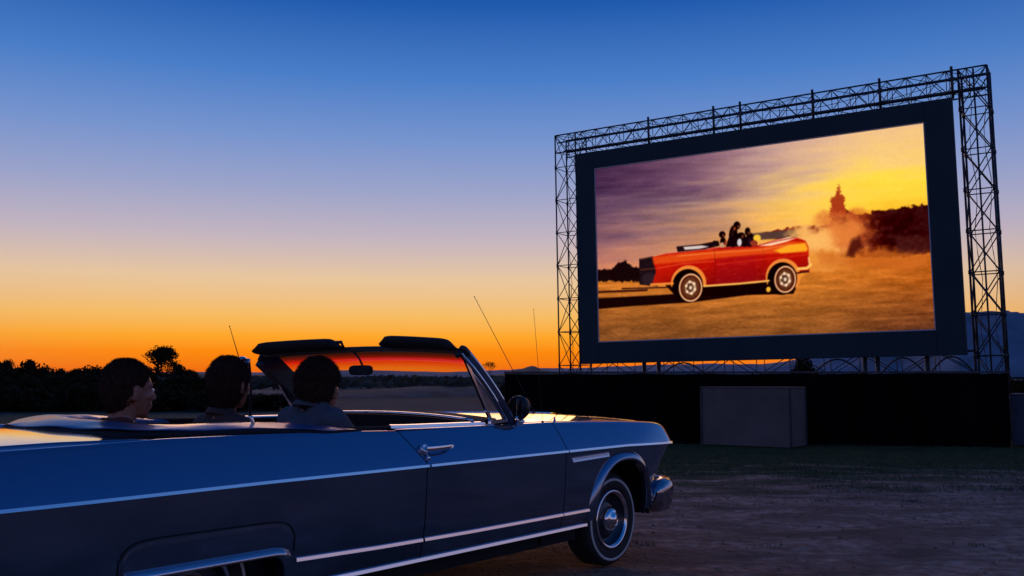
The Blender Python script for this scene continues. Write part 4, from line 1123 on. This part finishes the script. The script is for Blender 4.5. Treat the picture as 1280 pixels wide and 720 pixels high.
for s in (-1, 1):
    bm = bmesh.new()
    if s > 0:
        sweep(bm, [ws(1, k) + Vector((0.0, 0.012, 0)) for k in (-0.1, .2, .4, .6, .8, 1.0)], [(-.05, -.085), (.042, -.085), (.05, .02), (.02, .055), (-.05, .05)])
    else:
        sweep(bm, [ws(-1, k) + Vector((0.012, -0.005, 0)) for k in (-0.08, .2, .4, .6, .8, 1.02)], [(-.030, -.020), (.030, -.020), (.034, .012), (.008, .024), (-.030, .018)])
    ap = obj('windscreen_pillar', bm, M['paint_in'] if s < 0 else M['black'], car, angle=40)
    bm = bmesh.new()
    for off, w in ((0.028, 0.007), (-0.026, 0.006)):
        sweep(bm, [ws(s, k) + Vector((off, s * 0.030, off * 0.35)) for k in (-0.06, .2, .4, .6, .8, 1.0)], [(-w, -w), (w, -w), (w, w), (-w, w)])
    obj('pillar_trim', bm, M['chrome'], ap)
    bm = bmesh.new(); ball(bm, ws(s, 1.0) + Vector((0.01, s * 0.02, 0.002)), (.050, .030, .028), Matrix.Rotation(R(40), 3, 'Y')); tube(bm, [ws(s, 1.0) + Vector((-.02, s * .02, .0)), ws(s, 1.0) + Vector((-.05, s * .0, -.03))], .018)
    obj('top_latch', bm, M['black'], ap)
    # vent window: raked rear bar, sill and glass
    top = ws(s, 0.94) + Vector((-0.02, s * 0.012, -0.005)); bot = Vector((-1.160, s * 0.958, 1.052)); fr_ = Vector((-0.965, s * 0.958, 1.062))
    bm = bmesh.new(); sweep(bm, [bot + Vector((0, 0, -.03)), bot, bot.lerp(top, .5), top], [(-.009, -.010), (.009, -.010), (.009, .010), (-.009, .010)])
    vb = obj('vent_window_frame', bm, M['chrome'], car, angle=40)
    bm = bmesh.new(); sweep(bm, [bot + Vector((-.02, 0, .006)), fr_ + Vector((0.03, 0, .006))], [(-.012, -.012), (.012, -.012), (.012, .012), (-.012, .012)])
    obj('frame_sill', bm, M['chrome'], vb, angle=40)
    bm = bmesh.new(); sweep(bm, [fr_ + Vector((-.06, 0, .02)), top + Vector((.02, 0, -.04))], [(-.006, -.006), (.006, -.006), (.006, .006), (-.006, .006)]); obj('frame_bar', bm, M['chrome_dull'], vb)
    bm = bmesh.new()
    a_, b_, c_ = bot + Vector((.008, 0, .02)), fr_ + Vector((.0, 0, .02)), top + Vector((.005, 0, 0))
    surf(bm, lambda k, w: (a_.lerp(b_, w)).lerp(c_, k), np.linspace(0, 0.99, 8), np.linspace(0, 1, 5)); obj('glass', bm, M['ventglass'], vb)
    # round outside mirror on a short bright stem
    bm = bmesh.new()
    mc = Vector((-0.95, s * 1.005, 1.140)) if s < 0 else Vector((-1.00, 1.0, 1.150))
    Mx = Matrix.Translation(mc) @ Matrix.Rotation(R(90 - s * 2), 4, 'Z') @ Matrix.Rotation(R(-16), 4, 'X')
    lathe(bm, [(0.0, 0.001), (0.0, 0.060), (0.006, 0.070), (-0.010, 0.074), (-0.035, 0.068), (-0.065, 0.048), (-0.080, 0.022), (-0.085, 0.001)], Mx @ Matrix.Diagonal((1.02, 1.15, 1.08, 1)), 36)
    mi = obj('side_mirror', bm, M['black'], car)
    bm = bmesh.new(); lathe(bm, [(0.004, 0.061), (0.010, 0.068), (0.004, 0.073), (-0.006, 0.0745)], Mx @ Matrix.Diagonal((1.02, 1.15, 1.08, 1)), 36); obj('mirror_rim', bm, M['black'], mi)
    bm = bmesh.new(); lathe(bm, [(0.002, 0.060), (0.003, 0.001)], Mx @ Matrix.Diagonal((1.02, 1.15, 1.08, 1)), 36); obj('mirror_glass', bm, M['dark_mirror'], mi)
    bm = bmesh.new(); tube(bm, [mc + Vector((-.01, 0, -.05)), mc + Vector((0.0, s * .0, -.085)), Vector((mc.x + 0.01, s * 0.985, 1.035))], [.012, .012, .02], 10)
    ball(bm, (mc.x + .05, s * .985, 1.052), (.040, .024, .018)); obj('mirror_stem', bm, M['chrome'], mi)
# rear view mirror and visors
bm = bmesh.new()
rm = cl(-1.40, 1.12, 1.388)
prof = []
for k in range(28):
    a = 2 * math.pi * k / 28; c, s_ = math.cos(a), math.sin(a)
    prof.append((0.150 * math.copysign(abs(c) ** 0.45, c), 0.034 * math.copysign(abs(s_) ** 0.7, s_)))
Mx = Matrix.Translation(rm) @ Matrix.Rotation(R(-13), 4, 'Z')
for (x0, k0), (x1, k1) in (((-.016, .93), (-.012, 1.0)), ((-.012, 1.0), (.006, 1.0)), ((.006, 1.0), (.026, .7))):
    A = [bm.verts.new(Mx @ Vector((x0, a * k0, b * k0))) for a, b in prof]; B = [bm.verts.new(Mx @ Vector((x1, a * k1, b * k1))) for a, b in prof]
    for k in range(28): bm.faces.new((A[k], A[(k + 1) % 28], B[(k + 1) % 28], B[k]))
    if x0 == -.016: bm.faces.new(A[::-1])
    if x1 == .026: bm.faces.new(B)
rv = obj('rear_view_mirror', bm, M['canvas'], car, angle=50)
bm = bmesh.new(); tube(bm, [rm + Vector((.02, 0, .02)), rm + Vector((.01, .03, .08)), ws(0.09, 1.0) + Vector((-.02, 0, 0))], [.008, .007, .010], 8); obj('mirror_stem', bm, M['black'], rv)
def visor(y0, y1, h0, h1, z0):
    bm = bmesh.new(); n = 16; pr = []
    for k in range(n + 1):
        f = k / n; e = min(1.0, min(f, 1 - f) / 0.10); hh = lerp(h0, h1, f) * (0.45 + 0.55 * math.sqrt(max(0, 1 - (1 - e) ** 2)))
        y = lerp(y0, y1, f); c = ws(y / 0.93, 1.0); pr.append((c, hh))
    rings = []
    for c, hh in pr:
        b = c + Vector((-0.035, 0, z0)); row = []
        for j in range(12):
            a = 2 * math.pi * j / 12; row.append(bm.verts.new(b + Vector((-0.10 * 0.5 + 0.055 * math.sin(a) * -1 - 0.02 * math.cos(a), 0, hh * 0.5 + hh * 0.5 * math.cos(a)))))
        rings.append(row)
    for a, b in zip(rings, rings[1:]):
        for j in range(12): bm.faces.new((a[j], a[(j + 1) % 12], b[(j + 1) % 12], b[j]))
    bm.faces.new(rings[0][::-1]); bm.faces.new(rings[-1])
    return obj('sun_visor', bm, M['canvas'], car)
visor(0.91, 0.16, 0.085, 0.075, 0.005)
visor(-0.30, -0.92, 0.082, 0.070, 0.008)
bm = bmesh.new(); tube(bm, [ws(.17, 1) + Vector((-.03, 0, .02)), ws(.17, 1) + Vector((-.05, .0, .055)), ws(.17, 1) + Vector((-.05, .10, .055))], .012, 8); obj('visor_hinge', bm, M['black'], car)
# ---- cabin
bm = bmesh.new()
sweep(bm, [(-1.16 + 0.12 * (1 - (y / .95) ** 2), y, 1.055 + 0.03 * (1 - (y / .95) ** 2)) for y in np.linspace(-0.93, 0.93, 22)], [(-.13, -.004), (-.02, .016), (.05, .022), (.085, .008), (.095, -.03), (.06, -.10), (-.10, -.14)])
dsh = obj('dashboard', bm, M['pad'], car, angle=40)
bm = bmesh.new()
sweep(bm, [(-1.285 + 0.12 * (1 - (y / .95) ** 2), y, 1.066 + 0.03 * (1 - (y / .95) ** 2)) for y in np.linspace(-0.9, 0.9, 16)], [(-.010, -.008), (.006, -.010), (.010, .004), (.002, .011), (-.010, .006)]); obj('dash_trim', bm, M['chrome'], dsh)
bm = bmesh.new(); box(bm, -1.14, -0.74, -0.93, 0.93, 0.32, 0.95); obj('dash_lower', bm, M['carpet'], dsh, smooth=False)
def cushion(name, x0, x1, y0, y1, z0, z1, tilt=0, mt='seat', parent=None):
    bm = bmesh.new(); Mx = Matrix.Translation(((x0 + x1) / 2, (y0 + y1) / 2, z0)) @ Matrix.Rotation(tilt, 4, 'Y')
    box(bm, -(x1 - x0) / 2, (x1 - x0) / 2, -(y1 - y0) / 2, (y1 - y0) / 2, 0, z1 - z0, 0.05, Mx); return obj(name, bm, M[mt], parent or car)
fs = cushion('front_seat', -2.42, -1.85, -0.88, 0.88, 0.34, 0.56)
cushion('seat_back', -2.58, -2.42, -0.88, -0.03, 0.48, 1.02, R(-12), parent=fs); cushion('seat_back', -2.58, -2.42, 0.03, 0.88, 0.48, 1.02, R(-12), parent=fs)
rs_ = cushion('rear_seat', -3.22, -2.72, -0.86, 0.86, 0.34, 0.58)
cushion('seat_back', -3.40, -3.22, -0.88, 0.88, 0.48, 1.04, R(-12), parent=rs_)
bm = bmesh.new()
wc_ = Vector((-1.52, 0.43, 1.03)); ax_ = Vector((-1, 0, 0.55)).normalized(); e1 = Vector((0, 1, 0)); e2 = ax_.cross(e1)
tube(bm, [wc_ + (e1 * math.cos(a) + e2 * math.sin(a)) * 0.19 for a in np.linspace(0, 2 * math.pi, 41)], 0.012, 8, caps=False)
for a in (0.2, 2.94, 4.71): tube(bm, [wc_ - ax_ * .03, wc_ + (e1 * math.cos(a) + e2 * math.sin(a)) * 0.188], 0.009, 6)
tube(bm, [wc_ - ax_ * .02, wc_ - ax_ * 0.36], [0.03, 0.024], 10)
obj('steering_wheel', bm, M['black'], car)
# ---- folded top: black canvas bulk with blue boot cover over it
up_ = [(-2.28, .185, 1.048), (-2.45, .20, 1.056), (-2.65, .235, 1.066), (-2.9, .29, 1.078), (-3.1, .36, 1.080), (-3.26, .48, 1.080), (-3.36, .66, 1.080), (-3.40, .88, 1.082), (-3.42, 1.12, 1.084)]
up_ = [cl(*p) for p in up_]; up_ = up_ + [Vector((p.x, -p.y, p.z)) for p in up_[-2::-1]]
def spline(P, k=5):
    o = []
    for i in range(len(P) - 1):
        p0, p1, p2, p3 = P[max(i - 1, 0)], P[i], P[i + 1], P[min(i + 2, len(P) - 1)]
        for j in range(k):
            t = j / k; o.append(0.5 * ((2 * p1) + (p2 - p0) * t + (2 * p0 - 5 * p1 + 4 * p2 - p3) * t * t + (3 * p1 - p0 - 3 * p2 + p3) * t ** 3))
    return o + [P[-1]]
sp_ = spline(up_)
nS = len(sp_)
def boot(name, prof, mt, wr, seed, zoff=0.0):
    bm = bmesh.new(); rings = []
    for i, (p, s_, u) in enumerate(ring_frames(sp_)):
        e = min(i, nS - 1 - i) / (nS - 1) * 2          # 0 at the tips, 1 in the middle
        w = 0.30 + 0.70 * min(1, e * 2.4); hgt = 0.25 + 0.75 * min(1, e * 2.2)
        row = []
        for j, (a, b) in enumerate(prof):
            n_ = noise.noise(Vector((i * 0.22, a * 9, seed))) * wr + noise.noise(Vector((i * 0.06, a * 4, seed + 5))) * wr * 1.6
            row.append(bm.verts.new(p + s_ * a * w + Vector((0, 0, 1)) * ((b + zoff) * hgt + n_ * (1 if b > 0 else .3))))
        rings.append(row)
    n = len(prof)
    for a, b in zip(rings, rings[1:]):
        for k in range(n): bm.faces.new((a[k], a[(k + 1) % n], b[(k + 1) % n], b[k]))
    bm.faces.new(rings[0][::-1]); bm.faces.new(rings[-1])
    o = obj(name, bm, M[mt], car); md = o.modifiers.new('soften', 'SUBSURF'); md.levels = 1; md.render_levels = 2
    return o
# profile: negative side = outwards for this path direction
boot('folded_top', [(-.15, -.030), (-.17, -.012), (-.155, .006), (-.08, .014), (.12, .014), (.17, -.03), (.1, -.06), (-.1, -.06)], 'canvas', 0.011, 3)
boot('top_boot', [(-.140, .012), (-.150, .017), (-.13, .023), (-.07, .033), (.02, .040), (.11, .034), (.18, .012), (.20, -.04), (.18, -.05), (.1, .014), (0, .014), (-.08, .012)], 'vinyl_blue', 0.012, 8)
bm = bmesh.new()
lp = cl(-2.90, .27, 1.118)
tube(bm, [lp + Vector((0, 0, -.04)), lp + Vector((0, 0, -.015)), lp + Vector((-.01, .0, .018)), lp + Vector((-.012, 0, .030))], [.008, .010, .008, .005], 8)
tube(bm, [lp + Vector((-.04, 0, -.028)), lp + Vector((0, 0, -.014)), lp + Vector((.04, -.01, -.028)), lp + Vector((.06, -.01, -.045))], [.006, .010, .008, .005], 8)
obj('boot_snap', bm, M['chrome'], car)
# ---- aerials
def aerial(name, base, tip, r0, mt='black'):
    bm = bmesh.new(); base, tip = Vector(base), Vector(tip)
    tube(bm, [base + Vector((0, 0, -.02)), base + (tip - base) * .02], [0.014, 0.008], 8)
    tube(bm, [base, base.lerp(tip, .4), tip], [r0, r0 * .8, r0 * .55], 6); ball(bm, tip, (r0 * 1.3,) * 3, u=8, v=6)
    return obj(name, bm, M[mt], car)
aerial('whip_aerial', cl(-0.62, .16, 1.03), cl(-.72, .16, 1.80), 0.0022)
bm = bmesh.new(); b0 = cl(-.50, .15, 1.018)
tube(bm, [b0, b0 + Vector((0.0, 0, .022)), b0 + Vector((.004, 0, .052))], [.022, .012, .003], 10); obj('aerial_base', bm, M['chrome'], car)
aerial('whip_aerial', cl(0.53, 1.1, 1.05), cl(-0.245, 1.1, 1.965), 0.0036)
aerial('whip_aerial', cl(-1.68, 2.1, 1.47), cl(-1.771, 2.1, 1.704), 0.0036)
bm = bmesh.new(); tube(bm, [cl(-1.575, 2.1, 1.03), cl(-1.575, 2.1, 1.30), cl(-1.60, 2.1, 1.475)], .010, 8)
gb = obj('side_window_bar', bm, M['black'], car)
bm = bmesh.new(); ball(bm, cl(-1.655, 2.1, 1.462), (.045, .02, .030)); tube(bm, [cl(-1.60, 2.1, 1.47), cl(-1.64, 2.1, 1.40), cl(-1.615, 2.1, 1.34)], [.016, .018, .010], 8)
obj('clip_mirror', bm, M['chrome'], gb)
#CAR-END
#PEOPLE-BEGIN
# ------------------------------------------------------------------ the three people in the car (local x forward, y left, origin at the hips)
def capsule(bm, a, b, ra, rb, n=14):
    a, b = Vector(a), Vector(b)
    tube(bm, [a, a.lerp(b, .5), b], [ra, (ra + rb) / 2, rb], n)
    ball(bm, a, (ra,) * 3, u=n, v=8); ball(bm, b, (rb,) * 3, u=n, v=8)
def head_parts(bm, H, hs):
    """cranium, face, ears; H = head matrix"""
    def e(c, r, rot=None, u=24, v=16):
        Mx = H @ Matrix.Translation(Vector(c) * hs) @ (rot.to_4x4() if rot else Matrix.Identity(4)) @ Matrix.Diagonal((r[0] * hs, r[1] * hs, r[2] * hs, 1))
        bmesh.ops.create_uvsphere(bm, u_segments=u, v_segments=v, radius=1, matrix=Mx)
    def c(a, b, ra, rb): 
        A, B = H @ (Vector(a) * hs), H @ (Vector(b) * hs); capsule(bm, A, B, ra * hs, rb * hs, 10)
    e((-.012, 0, .030), (.100, .078, .092)); e((.030, 0, -.020), (.068, .064, .090)); e((.040, 0, -.072), (.050, .050, .040))
    e((.070, 0, -.098), (.022, .024, .018)); e((-.030, 0, -.02), (.07, .066, .07))
    c((.097, 0, .012), (.113, 0, -.026), .008, .013)
    for s in (-1, 1):
        c((.086, s * .012, .026), (.070, s * .048, .024), .011, .010)
        c((.074, s * .036, -.018), (.050, s * .056, -.022), .018, .014)
        e((.104, s * .010, -.032), (.010, .009, .008), u=10, v=8)
        e((-.006, s * .079, -.008), (.021, .009, .034), Matrix.Rotation(s * -.35, 3, 'Z') @ Matrix.Rotation(-.15, 3, 'Y'), 14, 10)
        c((-.02, s * .078, -.03), (.0, s * .076, -.04), .010, .009)
    c((.094, -.018, -.058), (.094, .018, -.058), .008, .008); c((.091, -.014, -.070), (.091, .014, -.070), .008, .008)
def hand(bm, wrist, d, n_, grip):
    """palm and five bent fingers; d along the hand, n_ palm normal"""
    d = Vector(d).normalized(); n_ = Vector(n_).normalized(); sd = d.cross(n_).normalized()
    w = Vector(wrist); p = w + d * .09
    for k in range(4):
        o = sd * (.030 - .020 * k); capsule(bm, w + o * .6 + d * .01, p + o, .014, .012, 8)
        L_ = (.068, .078, .072, .056)[k]; b = p + o; dd = d.copy()
        for j in range(3):
            dd = (dd + n_ * grip).normalized(); q = b + dd * L_ * (.46, .31, .25)[j]; capsule(bm, b, q, .0095 - .001 * j, .0088 - .001 * j, 8); b = q
    t0 = w + d * .025 + sd * .030; t1 = t0 + (d * .6 + sd * .7 + n_ * .3).normalized() * .045; t2 = t1 + (d + n_ * .6).normalized() * .035
    capsule(bm, t0, t1, .014, .011, 8); capsule(bm, t1, t2, .011, .009, 8)
def remesh(o, vox, it=6):
    m = o.modifiers.new('union', 'REMESH'); m.mode = 'VOXEL'; m.voxel_size = vox; m.use_smooth_shade = True
    m = o.modifiers.new('relax', 'SMOOTH'); m.factor = 0.5; m.iterations = it
def person(loc, yaw, head_yaw, label, skin, shirt, style, arms, sc=1.10, hs=1.20, lean=0.0, hz0=0.745):
    root = empty('person', XC @ Vector(loc), CA + yaw); root.scale = (sc,) * 3
    tag(root, label, 'person', None)
    H = Matrix.Translation((0.02 + lean, 0, hz0)) @ Matrix.Rotation(head_yaw, 4, 'Z') @ Matrix.Rotation(R(2), 4, 'Y')
    bm = bmesh.new()
    ball(bm, (0, 0, .06), (.15, .175, .11)); ball(bm, (-.02, 0, .22), (.115, .15, .15)); ball(bm, (-.03 + lean * .5, 0, .40), (.115, .175, .16))
    capsule(bm, (-.03 + lean, -.165, .50), (-.03 + lean, .165, .50), .062, .062); 
    capsule(bm, (-.03 + lean, -.07, .535), (-.02 + lean, 0, .60), .055, .055); capsule(bm, (-.03 + lean, .07, .535), (-.02 + lean, 0, .60), .055, .055)
    capsule(bm, (-.03 + lean, 0, .50), (-.005 + lean, 0, .68), .070, .064)
    head_parts(bm, H, hs)
    sleeves = []
    for s, (el, wr, grip) in zip((-1, 1), arms):
        sh = Vector((-.03 + lean, s * .185, .495)); el = Vector(el); wr = Vector(wr)
        capsule(bm, sh, el, .052, .040); capsule(bm, el, wr, .040, .026); sleeves.append((sh, el))
        d = (wr - el).normalized(); n_ = Vector((0.1, -s * 0.5, -1)); n_ = (n_ - d * n_.dot(d)).normalized()
        hand(bm, wr, d, n_, grip)
    for s in (-1, 1):
        capsule(bm, (0.02, s * .09, .05), (.43, s * .11, .08), .085, .060); capsule(bm, (.43, s * .11, .08), (.52, s * .11, -.14), .056, .045)
        capsule(bm, (.52, s * .11, -.14), (.63, s * .11, -.145), .042, .032)
    body = obj('body', bm, M[skin], root); remesh(body, 0.0075, 5)
    # shirt: follows torso and upper arms, ends at collar and cuff
    bm = bmesh.new()
    ball(bm, (0, 0, .10), (.165, .19, .12)); ball(bm, (-.02, 0, .22), (.130, .165, .16)); ball(bm, (-.03 + lean * .5, 0, .40), (.130, .19, .165))
    capsule(bm, (-.03 + lean, -.168, .50), (-.03 + lean, .168, .50), .074, .074)
    capsule(bm, (-.035 + lean, -.08, .535), (-.03 + lean, -.02, .572), .064, .062); capsule(bm, (-.035 + lean, .08, .535), (-.03 + lean, .02, .572), .064, .062)
    for sh, el in sleeves: capsule(bm, sh, sh.lerp(el, .8), .067, .056)
    sh_ = obj('shirt', bm, M[shirt], root); remesh(sh_, 0.009, 6)
    bm = bmesh.new()     # collar
    rings = []
    for a in np.linspace(0, 2 * math.pi, 29):
        c, s_ = math.cos(a), math.sin(a); b = Vector((-.018 + lean, 0, .575 - .022 * c))
        rings.append([bm.verts.new(b + Vector((c * r, s_ * r, z))) for r, z in ((.086, .016), (.091, .018), (.112, -.012), (.106, -.018))])
    for a, b in zip(rings, rings[1:]):
        for k in range(4): bm.faces.new((a[k], a[(k + 1) % 4], b[(k + 1) % 4], b[k]))
    obj('collar', bm, M[shirt], root)
    bm = bmesh.new()
    for s in (-1, 1):
        capsule(bm, (0.01, s * .09, .05), (.43, s * .11, .08), .095, .070); capsule(bm, (.43, s * .11, .08), (.515, s * .11, -.12), .066, .055)
    ball(bm, (0, 0, .05), (.160, .182, .10)); tr_ = obj('trousers', bm, M['trousers'], root); remesh(tr_, 0.011, 4)
    # hair: shell over the cranium with a ragged short-cropped surface
    rnd = random.Random(len(label)); bm = bmesh.new()
    nape = {'crop': .080, 'full': .086, 'bob': .108}[style]
    def hairline(x, y):      # lowest z for hair at head-local x (forward), both sides
        f = x / .10
        if style == 'bob': return interp(f, [-1.2, -.2, .25, .6, 1.0], [-.135, -.12, -.055, .045, .072])
        return interp(f, [-1.2, -.45, -.2, -.02, .22, .42, .7, 1.0], [{'crop': -.105, 'full': -.108, 'bob': -.128}[style], -.095, -.062, .008, .002, .038, .062, .078])
    thick = {'crop': .005, 'bob': .010, 'full': .012}[style]
    us_, vs_ = 72, 44; grid_ = []
    for i in range(vs_ + 1):
        ph = math.pi * i / vs_; row = []
        for j in range(us_):
            a = 2 * math.pi * j / us_; d = Vector((math.sin(ph) * math.cos(a), math.sin(ph) * math.sin(a), math.cos(ph)))
            base = Vector((-.012 + d.x * .101, d.y * .079, .030 + d.z * .093))
            if d.z < 0:          # behind the head the hair falls over the nape
                k = min(1, -d.z * 1.3); base = base.lerp(Vector((-.030 + d.x * (.082 if style != 'crop' else .072), d.y * (.068 if style != 'crop' else .060), -.03 + d.z * nape)), k)
            hl_ = hairline(base.x, base.y); ed = min(1, max(0, (base.z - hl_) / .03))
            n_ = noise.noise(d * 5) * .006 + noise.noise(d * 12) * .004 + noise.noise(d * 30) * .003
            p = base + d * (-.004 + (thick + .004 + n_) * math.sqrt(ed) + (.006 if d.x < -.2 and d.z > -.3 else 0) * ed)
            row.append((bm.verts.new(H @ (p * hs)), base.z > hl_ - .002, H @ (p * hs), (H.to_3x3() @ d), ed))
        grid_.append(row)
    tips = []
    for i in range(vs_):
        for j in range(us_):
            q_ = (grid_[i][j], grid_[i][(j + 1) % us_], grid_[i + 1][(j + 1) % us_], grid_[i + 1][j])
            if sum(v[1] for v in q_) >= 3: bm.faces.new([v[0] for v in q_]); tips.append(q_)
    for v in [v for v in bm.verts if not v.link_faces]: bm.verts.remove(v)
    for _ in range(9000):        # short locks breaking up the outline
        q_ = rnd.choice(tips); p = q_[0][2].lerp(q_[2][2], rnd.random()); d = q_[0][3]
        if rnd.random() > .3 + .7 * q_[0][4]: continue
        t_ = d.cross(Vector((rnd.uniform(-1, 1), rnd.uniform(-1, 1), rnd.uniform(-1, 1)))).normalized()
        l_ = rnd.uniform(.006, .020 if style != 'crop' else .014) * hs
        tip_ = p + (d + Vector((0, 0, -.55 if style == 'bob' else .1)) + t_ * .9).normalized() * l_
        a_ = t_.cross(d).normalized() * .0016
        bm.faces.new([bm.verts.new(p - a_ - d * .003), bm.verts.new(p + a_ - d * .003), bm.verts.new(tip_)])
    me = bpy.data.meshes.new('hair'); bm.to_mesh(me); bm.free(); objm('hair', me, M['hair'], root)
    for s in (-1, 1):
        bm = bmesh.new(); ball(bm, H @ (Vector((.083, s * .031, .002)) * hs), (.0115 * hs,) * 3, u=14, v=10); ey_ = obj('eye', bm, M['eye'], root)
        bm = bmesh.new(); ball(bm, H @ (Vector((.0915, s * .032, .002)) * hs), (.0045 * hs,) * 3, u=10, v=8); obj('iris', bm, M['hair'], ey_)
    # ears' rims stay with the body; brows
    for s in (-1, 1):
        bm = bmesh.new(); tube(bm, [H @ (Vector(p) * hs) for p in ((.098, s * .014, .030), (.092, s * .032, .036), (.078, s * .050, .030))], [.004, .005, .003], 6)
        obj('eyebrow', bm, M['hair'], root)
    return root
rest = [((.14, -.27, .26), (.34, -.20, .16), .35), ((.14, .27, .26), (.34, .20, .16), .35)]
drive = [((.17, -.27, .27), (.43, -.14, .40), .75), ((.17, .27, .27), (.43, .14, .40), .75)]
person((-3.035, 1.25 - HWID, 0.445), 0, R(-2), 'person in the rear seat, leftmost of the three heads, ear and nose visible', 'skin2', 'shirt_red', 'crop', rest, hs=1.22)
person((-2.16, 1.55 - HWID, 0.475), 0, R(14), 'person at the wheel with smooth dark hair, the middle head, beside the far windscreen pillar', 'skin2', 'shirt_brown', 'bob', drive, hs=1.22)
person((-2.22, 0.60 - HWID, 0.545), 0, R(20), 'person in a grey-blue collared shirt in the front seat, seen against the windscreen', 'skin', 'shirt_grey', 'full', rest, hs=1.19, hz0=.662)
#PEOPLE-END
